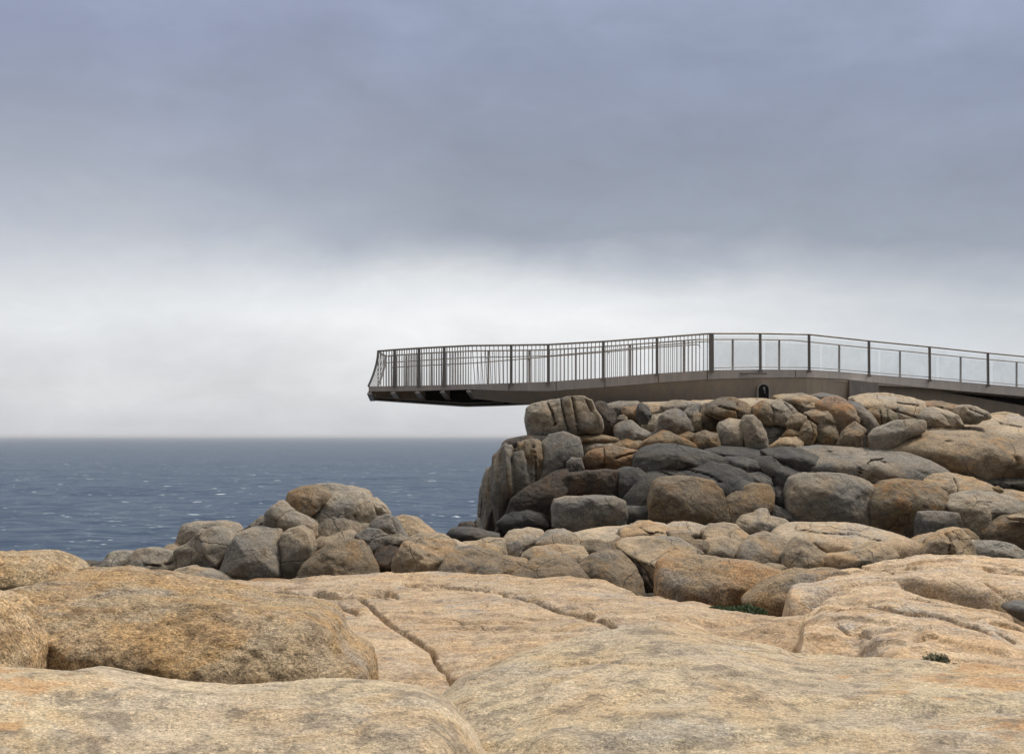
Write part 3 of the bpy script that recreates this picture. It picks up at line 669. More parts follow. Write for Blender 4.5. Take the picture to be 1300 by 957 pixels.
rock('R7', [(258,700),(290,638),(350,593),(450,578),(580,588),(660,623),(702,655),(704,700),(695,770),(580,790),(550,830),(540,920),(480,950),(400,920),(280,880),(262,780)],
     35.8, 'ochre', 'angular faceted tan and ochre boulder with a dark lower face', T=0.8, lean=0.3, box=2.8, facets=6)
rock('R7', [(220,650),(268,600),(315,608),(270,690),(240,740),(222,710)], 36.2, 'orange', T=0.3)
rock('R7', [(535,810),(548,765),(640,760),(780,773),(808,860),(780,900),(700,910),(600,920),(535,930)], 35.1, 'cool', 'small square grey block at the base of the angular ochre boulder', T=0.4, lean=0.1, sharp=True)
rock('R7', [(580,565),(640,533),(760,533),(860,558),(960,598),(1020,640),(880,680),(800,700),(770,760),(740,790),(700,690),(640,630)], 36.5, 'tan', 'low tan boulder between the angular boulder and the whaleback', T=0.6, lean=0.6, cracks=[[(770,560),(800,620),(790,650)]], cw=0.9, cd=0.1)
rock('R7', [(722,725),(780,663),(880,640),(1000,648),(1110,678),(1185,730),(1205,780),(1050,800),(990,820),(990,900),(910,920),(820,880),(788,800)], 35.4, 'grey', 'broad grey topped boulder with an orange stained notch at its right', T=0.7, lean=0.45, box=3)
rock('R7', [(940,890),(980,828),(1060,783),(1196,773),(1320,790),(1340,1000),(1100,1000),(980,960)], 34.8, 'brown', 'rounded brown boulder at the right edge with a small flat stone on it', T=0.8, lean=0.3)
rock('R7', [(1098,795),(1150,780),(1200,785),(1240,803),(1196,818),(1120,814)], 34.2, 'tan', 'small flat stone lying on the brown boulder at the right edge', T=0.25, lean=0.3)
rock('R7', [(980,650),(1040,635),(1120,632),(1196,648),(1320,680),(1320,800),(1196,780),(1140,700)], 36.0, 'tan', lean=0.8, T=0.5)
rock('R7', [(985,615),(1040,608),(1070,630),(1030,650)], 36.2, 'ochre', lean=0.4, T=0.2)
# ---- pile on the left
rock('Q1', [(60,560),(120,440),(230,330),(350,250),(430,200),(560,170),(640,120),(840,150),(900,230),(1040,300),(1200,350),(1290,420),(1290,560),(900,600),(400,600)], 29.9, 'grey', T=0.85, lean=0.4, facets=2, res=6, grow=1.0)
rock('Q1', [(560,215),(600,170),(600,78),(700,77),(800,90),(862,118),(900,180),(923,240),(905,295),(870,330),(820,335),(700,350),(600,380),(588,320),(565,260)],
     30.0, 'grey', 'highest rounded grey brown boulder crowning the left pile', T=0.8, lean=0.25, cracks=[[(812,240),(825,335)],[(590,300),(650,320),(700,312)]], cw=1.1, cd=0.1, facets=2, res=6)
rock('Q1', [(424,155),(440,118),(500,83),(580,71),(640,88),(668,120),(655,160),(600,215),(545,245),(500,245),(460,213),(430,183)], 29.75, 'brown', 'rust capped brown boulder tucked left of the highest boulder in the left pile', T=0.5, lean=0.3, facets=3)
rock('Q1', [(300,280),(320,228),(370,188),(392,163),(430,182),(470,218),(530,248),(585,290),(590,360),(530,370),(480,340),(400,345),(310,340)], 29.2, 'grey', 'slanting grey boulder below the rust capped one', T=0.5, lean=0.35)
rock('Q1', [(215,295),(260,258),(312,240),(315,340),(240,345)], 29.7, 'brown', T=0.35)
rock('Q1', [(130,370),(170,328),(220,298),(260,320),(320,340),(200,370)], 29.9, 'dark', T=0.3)
rock('Q1', [(50,585),(90,480),(110,420),(160,350),(220,328),(300,321),(385,330),(398,400),(400,575),(330,592),(180,602),(80,602)], 28.5, 'grey', 'broad smooth grey boulder fronting the left pile, left of a deep vertical crack', T=0.8, lean=0.25, facets=2, res=6)
rock('Q1', [(393,400),(400,360),(430,332),(500,308),(552,345),(573,420),(562,485),(530,545),(480,585),(430,588),(402,560)], 28.4, 'grey', 'narrow upright grey boulder right of the deep vertical crack', T=0.55, lean=0.2, facets=2)
rock('Q1', [(575,460),(600,378),(680,338),(800,328),(830,370),(890,415),(860,490),(700,520),(600,520)], 29.0, 'grey', T=0.5, lean=0.5)
rock('Q1', [(815,355),(880,320),(950,323),(1015,362),(1020,400),(950,440),(880,440)], 28.8, 'cool', 'grey oval boulder right of centre in the left pile', T=0.4, lean=0.3)
rock('Q1', [(897,295),(930,250),(1000,241),(1042,263),(1082,320),(1125,375),(1060,395),(1000,360),(910,325)], 29.2, 'cool', 'darker grey boulder on the right shoulder of the left pile', T=0.4, lean=0.3)
rock('Q1', [(883,150),(930,143),(990,193),(1012,235),(965,255),(920,250),(898,200)], 29.9, 'grey', 'small grey stone stuck to the right side of the highest boulder', T=0.3)
rock('Q1', [(1020,265),(1090,243),(1160,263),(1220,308),(1290,365),(1220,400),(1130,400),(1080,340)], 29.7, 'tan', 'tan sloping boulder at the right end of the left pile', T=0.5, lean=0.4, facets=5)
rock('Q1', [(1005,350),(1060,348),(1120,380),(1080,420),(1010,400)], 28.8, 'cool', T=0.25)
rock('Q1', [(480,625),(540,510),(600,458),(680,408),(780,391),(840,398),(883,450),(912,520),(940,620),(800,650),(600,660),(490,660)], 27.7, 'brown', 'brown domed boulder in front of the left pile, tapering to the left', T=0.7, lean=0.3, facets=3, res=6)
rock('R8', [(733,640),(728,560),(698,520),(715,500),(780,468),(860,398),(960,363),(1050,395),(1078,440),(1035,560),(1000,650),(940,670),(840,650)], 29.0, 'grey', 'dark grey brown rounded boulder left of the broad smooth grey one', T=0.7, lean=0.2, facets=3)
rock('R8', [(703,460),(735,390),(755,345),(800,333),(920,330),(1000,320),(1090,343),(1118,380),(1090,460),(900,500),(760,490)], 29.9, 'grey', 'flat topped grey brown boulder behind the dark rounded one in the left pile', T=0.6, lean=0.3, box=3)
rock('R8', [(600,510),(650,478),(740,456),(810,465),(780,530),(700,570),(620,550)], 29.7, 'tan', lean=0.5, T=0.4)
rock('R8', [(400,640),(410,560),(440,512),(560,503),(640,520),(700,545),(730,620),(620,660),(480,680),(410,690)], 29.0, 'grey', 'grey brown stepped boulder near the low left end of the pile', T=0.5, lean=0.2, box=3, cracks=[[(480,610),(600,615),(700,600)]], cw=1.0, cd=0.12)
rock('R8', [(190,700),(200,620),(230,570),(262,530),(330,523),(425,530),(420,640),(420,720),(370,735),(260,720)], 29.5, 'grey', 'flat topped grey brown block at the far left of the pile', T=0.5, lean=0.2, box=3)
rock('R8', [(112,645),(150,600),(205,588),(240,640),(230,710),(160,690)], 29.8, 'dark', 'low dark stone ending the left pile above the water', T=0.35)
rock('R8', [(440,640),(560,615),(640,638),(635,750),(540,760),(470,740),(410,730),(410,660)], 28.6, 'darkbrown', T=0.4)
rock('R8', [(605,755),(630,690),(700,640),(800,623),(920,648),(1000,678),(1070,730),(900,745),(760,760),(680,765)], 27.7, 'tan', 'low tan orange boulder lying before the left pile', T=0.5, lean=0.6, facets=3)
rock('R8', [(720,760),(860,728),(1050,720),(1130,750),(1160,840),(900,860),(760,830)], 26.6, 'pale', lean=1.2, T=0.6)
rock('R8', [(1120,745),(1200,710),(1300,705),(1420,710),(1400,745),(1250,770),(1150,775)], 26.4, 'orange', lean=1.0, T=0.4)
rock('Q5', [(235,80),(280,70),(345,72),(365,100),(372,150),(300,170),(240,140)], 25.5, 'dark', 'small dark stone peeking above the front boulder at the left', T=0.4)
rock('Q5', [(370,160),(400,140),(440,135),(520,150),(600,200),(500,230),(380,215)], 24.0, 'brown', lean=0.6, T=0.5)
# ---- stones between the left pile and the headland
rock('Q1', [(895,470),(915,435),(950,408),(1040,398),(1080,440),(1070,560),(1040,640),(930,640)], 28.5, 'darkbrown', 'dark brown boulder in shade right of the brown dome', T=0.5, lean=0.3)
rock('Q1', [(1040,600),(1045,500),(1075,430),(1105,395),(1180,363),(1300,366),(1370,400),(1400,480),(1380,640),(1200,660),(1060,650)], 27.8, 'tan', 'rough tan boulder with a rusty base right of the left pile', T=0.8, lean=0.4, facets=4, rough=1.5)
rock('Z8', [(400,270),(480,248),(580,278),(700,328),(760,350),(600,400),(440,400)], 28.3, 'pale', lean=0.8, T=0.5)
rock('Z8', [(440,600),(470,480),(510,400),(560,345),(700,328),(860,362),(910,400),(880,480),(800,600),(560,620)], 27.5, 'brown', 'wide brown grey dome sloping down to the pale slab', T=0.8, lean=0.6, facets=2, res=6)
rock('Q2', [(270,430),(290,370),(335,318),(430,298),(540,308),(570,340),(560,440),(400,450)], 27.1, 'brown', 'low olive brown dome left of the centre dome', T=0.6, lean=0.5, facets=2)
rock('Q2', [(450,450),(470,400),(520,358),(590,308),(680,290),(760,298),(832,340),(885,400),(890,460),(700,470),(560,460)], 26.8, 'brown', 'centre brown grey dome half sunk behind the pale slab', T=0.7, lean=0.45, facets=2)
rock('Q2', [(840,380),(855,345),(920,288),(1000,260),(1080,278),(1142,330),(1178,410),(1200,520),(1080,520),(960,490),(850,450)], 27.2, 'brown', 'tall smooth brown dome beside the dark curved gap', T=0.7, lean=0.3, facets=2, res=6)
rock('Q2', [(530,290),(560,262),(600,238),(720,228),(860,238),(900,300),(870,370),(800,360),(700,330),(600,330)], 28.3, 'tan', 'flat tan stone with an undercut dark front between the domes', T=0.5, lean=0.6, facets=3)
rock('Q2', [(610,210),(680,150),(760,141),(825,170),(850,240),(720,250),(630,250)], 29.3, 'tan', 'rounded tan hump behind the undercut flat stone', T=0.5, lean=0.5)
rock('Q2', [(420,220),(460,155),(560,140),(640,148),(650,200),(610,270),(500,290),(430,270)], 29.9, 'pale', 'pinkish pale stone at the left of the tan hump', T=0.5, lean=0.6, facets=5)
rock('Q2', [(180,235),(210,210),(280,208),(330,190),(435,193),(440,260),(440,320),(380,330),(300,280),(220,270)], 29.6, 'tan', lean=0.6, T=0.5)
rock('Z8', [(527,225),(560,188),(620,178),(740,183),(830,213),(905,225),(880,280),(760,300),(640,300),(560,262)], 34.0, 'dark', 'smooth blackish slab at the very foot of the cliff by the sea', T=0.6, lean=0.3)
rock('Z8', [(600,175),(620,140),(700,133),(725,150),(720,210),(610,210)], 36.0, 'darkbrown', T=0.4)
rock('Z8', [(700,170),(735,120),(760,110),(790,200),(760,230),(715,215)], 36.2, 'dark', T=0.4)
rock('Q2', [(805,165),(880,148),(1000,155),(1060,180),(1060,240),(940,260),(840,240)], 29.8, 'pale', lean=0.9, T=0.5)
rock('Q2', [(835,240),(900,200),(960,198),(1020,230),(1020,290),(920,310),(850,290)], 28.9, 'brown', 'brown grey stone just behind the tall smooth dome', T=0.4, lean=0.4)
rock('Q2', [(1000,225),(1060,188),(1140,198),(1120,250),(1040,280),(1000,265)], 29.3, 'brown', T=0.3)
rock('Q2', [(820,170),(880,148),(1000,130),(1130,120),(1190,98),(1310,110),(1330,210),(1100,220),(950,200)], 31.8, 'pale', lean=1.2, T=0.7)
rock('Q3', [(-60,170),(0,148),(70,122),(140,118),(232,150),(270,190),(265,260),(160,250),(0,250),(-60,230)], 31.0, 'tan', 'tan slab stone with fine curved cracks below the loaf shaped boulder', T=0.6, lean=0.9, cracks=[[(60,150),(120,190),(180,195)],[(100,225),(180,185),(250,200)]], cw=0.8, cd=0.09)
rock('Q3', [(215,155),(300,125),(400,123),(495,145),(500,200),(400,260),(280,210)], 31.4, 'pale', 'pale grey oval stone below the loaf shaped boulder', T=0.5, lean=0.8)
rock('Q3', [(470,180),(540,138),(640,133),(700,148),(770,200),(780,260),(720,330),(600,320),(500,280)], 31.0, 'tan', lean=0.8, T=0.6)
rock('Q3', [(250,185),(360,188),(430,240),(490,240),(530,300),(500,390),(340,370),(290,280)], 29.9, 'brown', 'dark brown rounded stone above the egg shaped cobble', T=0.5)
rock('Q3', [(335,340),(345,305),(375,288),(430,288),(482,320),(485,375),(380,385)], 29.3, 'brown', 'small egg shaped cobble in front of the dark brown stone', T=0.3)
rock('Q3', [(470,390),(475,270),(540,235),(620,220),(720,250),(760,350),(750,420),(600,410)], 29.9, 'tan', 'tan rounded stone right of the egg shaped cobble', T=0.5, lean=0.4)
rock('Q3', [(710,330),(740,270),(800,218),(900,198),(1000,228),(1055,290),(1040,410),(900,430),(740,420)], 29.7, 'tan', 'tan stone with a shaded front left of the sharp faceted one', T=0.5, lean=0.4, facets=5)
rock('Q3', [(820,430),(850,408),(930,396),(1010,408),(1035,440),(1030,480),(950,480)], 27.6, 'brown', T=0.35)
rock('Q3', [(1020,400),(1030,330),(1075,265),(1110,228),(1180,258),(1285,340),(1297,440),(1200,470),(1040,475)], 29.0, 'tan', 'sharp faceted tan stone with a flat dark front', T=0.5, lean=0.3, facets=6, box=3)
rock('Q4', [(-60,150),(0,118),(60,104),(200,101),(370,119),(480,138),(560,163),(622,192),(608,245),(595,300),(540,320),(400,330),(200,330),(60,290)],
     30.3, 'pale', 'broad pale whaleback boulder with flowing cracks, right of centre', T=1.1, lean=0.9, facets=2, res=6, cracks=[[(60,130),(200,150),(340,150),(480,190)],[(130,195),(190,245),(240,275)]], cw=0.9, cd=0.08)
rock('Q4', [(188,300),(208,255),(300,250),(360,230),(430,193),(505,220),(540,265),(530,300),(460,325),(300,345),(215,350)], 28.8, 'tan', 'tan brown stone with a scooped hollow in front of the pale whaleback', T=0.5, lean=0.5, facets=4)
rock('Q4', [(598,245),(620,198),(680,163),(745,148),(765,180),(720,290),(610,290)], 31.0, 'tan', 'smooth rounded stone left of the crumpled peaked one', T=0.5)
rock('Q4', [(685,250),(720,188),(790,143),(860,123),(905,160),(925,200),(935,275),(820,280),(700,280)], 30.5, 'tan', 'crumpled peaked tan stone cracked down the middle', T=0.5, facets=6, cracks=[[(795,145),(830,180),(820,260)]], cw=1.0, cd=0.12, rough=1.5)
rock('Q4', [(750,155),(830,123),(900,126),(952,168),(960,210),(900,220)], 31.8, 'brown', T=0.4)
rock('Q4', [(918,205),(960,188),(1060,188),(1130,208),(1200,245),(1300,265),(1300,300),(1000,290),(925,280)], 30.8, 'grey', 'low grey stone at the right edge beyond the slabs', T=0.5, lean=0.5)
# ---- block with the curved dark gap and the big brown blocks
rock('Q2', [(1035,270),(1070,240),(1135,248),(1205,320),(1262,420),(1285,520),(1230,540),(1185,500),(1175,420),(1130,335)], 28.9, 'darkbrown', T=0.35, lean=0.1)  # dark colour stands in for shade on the block's undercut side
rock('Q2', [(1045,248),(1110,208),(1230,193),(1300,193),(1400,200),(1470,250),(1480,520),(1330,560),(1285,520),(1262,440),(1225,365),(1130,270)], 27.6, 'tan', 'big tan block curving over a dark hollow beside the tall smooth dome', T=0.8, lean=0.6, box=3, facets=2, res=6)
rock('Q3', [(192,560),(198,470),(215,405),(280,373),(400,358),(560,363),(700,383),(830,408),(940,438),(1050,480),(1000,540),(900,600),(780,680),(680,720),(540,730),(400,700),(210,650)],
     22.6, 'sienna', 'long orange brown block with a rounded top, centre right', T=0.75, lean=0.5, box=3.2, facets=2, res=6)
rock('Q3', [(770,640),(850,580),(930,508),(1010,478),(1110,448),(1200,463),(1300,445),(1420,460),(1420,700),(1220,740),(1080,760),(900,750),(820,720)],
     21.3, 'sienna', 'brown rounded boulder with a pale top beside the green cushion plant', T=0.7, lean=0.45, facets=3, res=6)
# ---- foreground boulders at left
rock('P', [(14,762),(26,752),(52,741),(88,733),(138,735),(180,738),(208,745),(265,752),(310,760),(350,768),(400,773),(424,786),(430,806),(440,820),(466,832),(474,858),(476,925),(330,945),(100,945),(34,935),(30,860),(27,810),(20,782)],
     11.4, 'lichen', 'largest foreground boulder, golden and coarse grained with a shaded brown front', T=1.1, lean=0.75, box=5.5, facets=2, res=7, rough=1.3, brk=(0.66, 1.7, 0.0), sharp=True,
     cracks=[[(222,838),(240,824),(262,817),(295,820),(330,835),(352,870),(360,900)]], cw=5, cd=0.02, grow=1.0)
rock('P', [(-90,760),(-80,720),(-30,708),(0,706),(40,706),(70,712),(90,727),(84,742),(45,752),(10,768),(-60,790)], 14.0, 'lichen', 'golden rounded boulder at the left edge behind the largest foreground boulder', T=0.7, lean=0.5, res=6, rough=1.5)
rock('P', [(-110,820),(-80,770),(-20,762),(4,772),(15,800),(22,835),(24,950),(-110,950)], 10.0, 'lichen', 'coarse golden boulder cut by the left edge of the photo', T=0.7, lean=0.4, res=6, rough=1.5)
rock('Z10', [(1165,440),(1190,410),(1276,400),(1400,410),(1400,560),(1310,530),(1250,500),(1200,460)], 17.3, 'cool', 'dark grey stone set in a hollow of the slab at the right edge', T=0.3)

# ------------------------------------------------------------------ bedrock slabs: lofted sheets with real depth
def slab(rows, mat, cracks=(), x_step=1.3, nsub=85, amp=1.0, cw=2.5, cd=0.08, back=1.4, front=0.8, strata=0.045, orange=None, endw=22.0, wide=()):
    """rows far->near: each list of (px, py, D)"""
    x0 = min(r[0][0] for r in rows); x1 = max(r[-1][0] for r in rows)
    px = np.arange(x0, x1 + x_step, x_step); C = len(px)
    W = []
    for r in rows:
        a = np.array(r, float)
        # smooth interpolation along the row
        py = np.interp(px, a[:, 0], a[:, 1]); Dd = np.interp(px, a[:, 0], a[:, 2])
        kk = 9; ker = np.hanning(kk + 2)[1:-1]; ker /= ker.sum()
        py = np.convolve(np.pad(py, kk // 2, 'edge'), ker, 'valid'); Dd = np.convolve(np.pad(Dd, kk // 2, 'edge'), ker, 'valid')
        W.append(at(px, py, Dd))
    b0 = W[0].copy(); b0[:, 1] += 0.5; b0[:, 2] -= 0.12
    b1 = W[0].copy(); b1[:, 1] += 1.2; b1[:, 2] -= back
    f1 = W[-1].copy(); f1[:, 1] -= 0.35; f1[:, 2] -= front
    W = [b1, b0] + W + [f1]
    K = len(W); ts = []
    for i in range(K - 1):
        n = nsub if 1 <= i < K - 2 else 10
        ts += list(i + np.arange(n) / n)
    ts.append(K - 1)
    Wn = np.array(W)                             # K,C,3
    out = np.zeros((len(ts), C, 3))
    for j, t in enumerate(ts):
        i = min(int(t), K - 2); u = t - i
        p0, p1, p2, p3 = Wn[max(i - 1, 0)], Wn[i], Wn[i + 1], Wn[min(i + 2, K - 1)]
        m1 = (p2 - p0) * 0.5; m2 = (p3 - p1) * 0.5
        # keep tangents modest so rows of unequal spacing do not overshoot
        l = np.linalg.norm(p2 - p1, axis=1)[:, None] + 1e-6
        m1 = m1 * np.minimum(1, l / (np.linalg.norm(m1, axis=1)[:, None] + 1e-6)); m2 = m2 * np.minimum(1, l / (np.linalg.norm(m2, axis=1)[:, None] + 1e-6))
        h00 = 2*u**3 - 3*u**2 + 1; h10 = u**3 - 2*u**2 + u; h01 = -2*u**3 + 3*u**2; h11 = u**3 - u**2
        out[j] = h00 * p1 + h10 * m1 + h01 * p2 + h11 * m2
    # ends fall away
    e = np.minimum(np.arange(C), np.arange(C)[::-1]) * x_step
    eL, eR = (endw if isinstance(endw, tuple) else (endw, endw)); ii = np.arange(C) * x_step
    endf = np.maximum(np.clip(1 - ii / eL, 0, 1), np.clip(1 - ii[::-1] / eR, 0, 1)) ** 2
    out[:, :, 2] -= endf[None] * 0.9
    P = out.reshape(-1, 3)
    z = 0.10 * fbm(P * np.array([0.7, 0.7, 0.7]), 3) + 0.045 * fbm(P * np.array([1.4, 2.6, 1]) + 31, 4)
    q = P @ np.array([0.12, 0.30, 1.0]) * 3.0 + 1.3 * fbm(P * 0.6 + 3, 4)     # stepped exfoliation layers
    fr = q - np.floor(q); st = np.floor(q) + np.clip((fr - 0.88) / 0.12, 0, 1)
    z = z + (st - q) * strata * np.clip(0.55 + 1.6 * fbm(P * 0.45 + 77, 2), 0.08, 1.3)
    z = z + 0.018 * fbm(P * np.array([5, 9, 5.0]), 4) + 0.007 * fbm(P * 22, 3)
    P[:, 2] += z * amp
    if cracks:
        pxx, pyy = proj(P)
        j = fbm(P * 1.3 + 4, 2) * 9 + fbm(P * 4.0, 3) * 6
        g = groove(pxx + j, pyy + j * 0.6, cracks, cw * 0.55) * 1.0 + 0.14 * groove(pxx, pyy, cracks, cw * 2.6)
        P[:, 2] -= g * cd
    if wide:
        pxx, pyy = proj(P); j = fbm(P * 2.5 + 3, 3) * 5
        P[:, 2] -= groove(pxx + j, pyy + j * 0.5, wide, 4.0) * 0.30
    R = len(ts)
    i = np.arange((R - 1) * C).reshape(R - 1, C)[:, :-1].ravel()
    o = mesh_np('bedrock_slab', P, np.stack([i, i + C, i + C + 1, i + 1], -1), M[mat])
    tag(o, kind='structure'); return o

# middle pale slab + saddle
slab([
 [(205,752,23),(260,742,24),(300,738,24.5),(340,738,24.5),(385,737,24.5),(430,730,25),(475,729,25),(520,731,25),(560,729,25),(600,731,24.5),(650,737,24),(685,740,24),(720,735,24),(750,735,23.5),(800,752,22),(838,761,20.5),(877,767,19.5),(906,773,19),(954,780,18),(1011,783,17),(1030,783,16.5),(1080,800,16)],
 [(205,775,19),(300,762,20),(430,756,20.5),(560,757,20.5),(700,760,20),(780,768,19),(838,775,17.8),(877,781,17.2),(906,785,17),(954,792,16.4),(1080,815,15)],
 [(205,810,16),(300,800,16.5),(430,798,17),(560,798,17),(700,796,16.5),(790,792,15.5),(838,790,15.6),(900,806,16.2),(954,814,15.9),(1080,840,14.6)],
 [(205,870,13),(300,862,13.2),(430,860,13.5),(560,860,13.5),(700,850,13),(838,835,13),(900,850,15.2),(1080,870,14)],
 [(205,960,10.8),(430,960,11),(700,950,10.6),(838,930,10),(1080,960,10)]],
 'slab', cracks=[[(455,755),(475,772),(492,788),(520,806),(545,822),(562,845),(575,868),(590,900)], [(395,772),(430,766),(450,775)],[(631,750),(679,760),(711,774),(738,781),(765,786),(787,798)],[(519,742),(541,745),(560,743),(620,747)],[(436,818),(452,826),(465,837)],[(350,752),(420,756),(500,753)]], cw=3.4, cd=0.16)
# right hand slabs, back one with an undercut step over the next
slab([
 [(985,745,21.5),(1010,735,22),(1060,725,23),(1101,717,23.5),(1135,712,24),(1177,706,24.5),(1248,705,24.5),(1300,706,24.5),(1420,708,24.5)],
 [(985,752,20.5),(1060,735,21),(1135,724,21.8),(1200,718,22),(1300,720,22),(1420,722,22)],
 [(985,762,19.5),(1060,745,19.8),(1135,730,20.2),(1165,729,20.1),(1200,738,19.9),(1240,745,19.8),(1300,752,19.6),(1420,756,19.6)]],
 'slab', wide=[[(1148,740),(1180,751),(1212,757),(1245,765)]], cracks=[[(1250,738),(1278,757)],[(1077,739),(1098,739)],[(1095,722),(1130,724)],[(1130,727),(1165,722)],[(1250,722),(1300,728)]], cw=2.0, cd=0.09, front=0.5)
slab([
 [(1000,796,16.2),(1015,784,16.8),(1034,779,17),(1043,766,17.2),(1061,757,17.6),(1080,755,17.8),(1098,744,18.6),(1135,738,19),(1150,743,18.8),(1171,753,18.4),(1207,756,18.2),(1240,764,17.8),(1263,772,17.4),(1278,779,17),(1300,795,16.4),(1420,830,15.5)],
 [(1000,805,15.2),(1043,782,15.8),(1080,768,16.2),(1135,758,16.6),(1200,774,16.2),(1260,792,15.6),(1300,812,15),(1420,850,14)],
 [(1000,822,14.2),(1043,797,15.0),(1090,790,15.2),(1135,790,14.8),(1200,798,14.6),(1260,812,14.2),(1300,828,13.8),(1420,865,13)],
 [(1000,850,14.0),(1043,842,14.4),(1090,836,14.3),(1115,832,13.4),(1150,832,12.6),(1200,840,12.3),(1300,852,12),(1420,880,11.5)],
 [(1000,930,13.6),(1100,925,13.2),(1150,925,11.8),(1300,925,10.8),(1420,930,10.5)]],
 'slab', wide=[[(1148,740),(1180,752),(1212,758),(1245,766)]], cracks=[[(1100,768),(1165,780),(1195,784),(1220,790),(1240,795),(1263,805)],[(1161,811),(1192,808)],[(1271,803),(1291,816)],[(1060,775),(1085,771)],[(1060,790),(1075,802),(1100,806)],[(1150,757),(1180,762)],[(1265,800),(1290,815)],[(1260,790),(1300,798)]], cw=2.4, cd=0.10)
# front slab, nearest to the camera
slab([
 [(520,925,8.6),(560,885,8.8),(580,868,9),(619,853,9.1),(662,835,9.3),(700,823,9.5),(752,814,9.7),(791,801,9.8),(812,796,9.9),(840,788,10),(862,795,10),(886,800,10),(914,807,10),(936,813,10),(954,815,10),(973,818,10),(997,826,9.9),(1012,834,9.8),(1039,837,9.7),(1080,836,9.6),(1105,838,9.5),(1150,841,9.4),(1177,846,9.3),(1207,854,9.2),(1229,850,9.2),(1257,848,9.2),(1300,854,9.1),(1420,858,9)],
 [(520,945,8.0),(600,885,8.3),(700,850,8.6),(812,825,8.9),(900,832,8.9),(1000,848,8.8),(1105,856,8.6),(1207,866,8.4),(1300,868,8.3),(1420,870,8.2)],
 [(520,985,7.4),(700,905,7.6),(812,880,7.8),(1000,890,7.7),(1200,900,7.5),(1420,905,7.3)],
 [(520,1100,5.8),(700,1050,6),(1000,1040,6),(1420,1040,5.8)]],
 'front', amp=0.62, strata=0.05, front=0.3, x_step=1.3, nsub=60, back=1.0,
 cracks=[[(640,862),(700,845),(760,838),(850,842)],[(690,870),(740,850)],[(870,860),(960,856)]], cw=2.5, cd=0.02)
slab([
 [(-90,856,7.4),(-40,853,7.4),(0,853,7.4),(80,855,7.4),(110,848,7.5),(150,853,7.4),(215,864,7.3),(280,872,7.3),(400,866,7.3),(470,870,7.2),(560,880,7.1),(680,895,7.0)],
 [(-90,885,6.8),(110,880,6.9),(280,898,6.8),(400,895,6.8),(540,905,6.7),(680,915,6.6)],
 [(-90,1000,5.9),(280,1005,5.9),(680,1010,5.8)]],
 'front', amp=0.5, strata=0.03, front=0.3, x_step=1.3, nsub=60, back=0.9, endw=(20, 150))

# ------------------------------------------------------------------ cushion plants
def leafmat(name, a, b):
    m, nt, nodes, L = newmat(name)
    inf = N(nt, 'ShaderNodeNewGeometry')
    col = mixc(nt, inf.outputs['Random Per Island'], a, b)
    bs = N(nt, 'ShaderNodeBsdfPrincipled'); L.new(col, bs.inputs['Base Color']); bs.inputs['Roughness'].default_value = 0.7
    out = N(nt, 'ShaderNodeOutputMaterial'); L.new(bs.outputs[0], out.inputs[0]); return m
def plant(blobs, label, m, n, size, seed):
    rng = random.Random(seed); v = []; f = []
    for (px, py, D, rx, rz) in blobs:
        c = at(px, py, D)
        for i in range(n):
            th = rng.uniform(0, 2*math.pi); ph = math.acos(rng.uniform(-0.3, 1)); rr = rng.uniform(0.55, 1.05)
            p = Vector((c[0] + rx*rr*math.sin(ph)*math.cos(th), c[1] + 0.7*rx*rr*math.sin(ph)*math.sin(th), c[2] + rz*rr*math.cos(ph)))
            d = Vector((rng.gauss(0,1), rng.gauss(0,1), rng.gauss(0.6,1))).normalized(); s = d.orthogonal().normalized()
            l = size*rng.uniform(0.6,1.3); k = len(v)
            v += [tuple(p), tuple(p + d*l*0.5 + s*l*0.28), tuple(p + d*l), tuple(p + d*l*0.5 - s*l*0.28)]; f.append((k,k+1,k+2,k+3))
    me = bpy.data.meshes.new('cushion_plant'); c0 = at(*blobs[0][:3])
    me.from_pydata([tuple(np.array(q) - c0) for q in v], [], f); me.materials.append(m)
    o = bpy.data.objects.new('cushion_plant', me); COL.objects.link(o); o.location = c0
    tag(o, label, 'plant')
gm = leafmat('leaf_green', (0.045,0.085,0.018), (0.02,0.045,0.012)); gm2 = leafmat('leaf_olive', (0.13,0.13,0.07), (0.06,0.07,0.035))
plant([(922,775,18.6,0.20,0.035),(938,776,18.6,0.2,0.055),(950,776,18.5,0.16,0.08),(962,778,18.4,0.12,0.05),(911,773,18.7,0.10,0.02)], 'low green cushion plant in the cleft between two brown boulders', gm, 600, 0.035, 4)
plant([(1184,840,11.7,0.075,0.07),(1196,841,11.6,0.06,0.06),(1211,850,11.4,0.05,0.04),(1220,850,11.4,0.04,0.035)], 'small dusty olive cushion plant growing on the pale front slabs', gm2, 420, 0.022, 5)

# ------------------------------------------------------------------ the cantilevered lookout walkway
DX  = [455, 468, 649, 766, 834, 903, 965, 1027, 1103, 1180, 1254, 1345, 1420]
DD  = [43.0,43.0,43.2,43.5,43.8,44.1,44.8,45.7,47.6,49.7,51.5,53.6,55.2]
DKX = [468,500,532,564,598,649,696,766,834,903,965,1027,1065,1103,1142,1180,1219,1254,1300,1345,1420]
DKY = [490.5,490,489.5,488.7,487.7,486.2,484.6,479.5,474,469.8,469,469.3,471.6,475,478.2,481.2,484.6,487.6,491.6,495.4,501.5]
RX  = [480,501,532,564,598,649,696,766,834,903,965,1027,1103,1180,1254,1300,1345,1420]
RY  = [445.8,444,442,440.3,438.7,438.2,437.4,433.5,428.5,423.3,423.3,424.6,432.8,440.4,448.2,452.6,456.8,463.8]
WID = 2.7
fD = lambda x: float(np.interp(x, DX, DD))
fk = lambda x: float(np.interp(x, DKX, DKY))
fr_ = lambda x: float(np.interp(x, RX, RY))
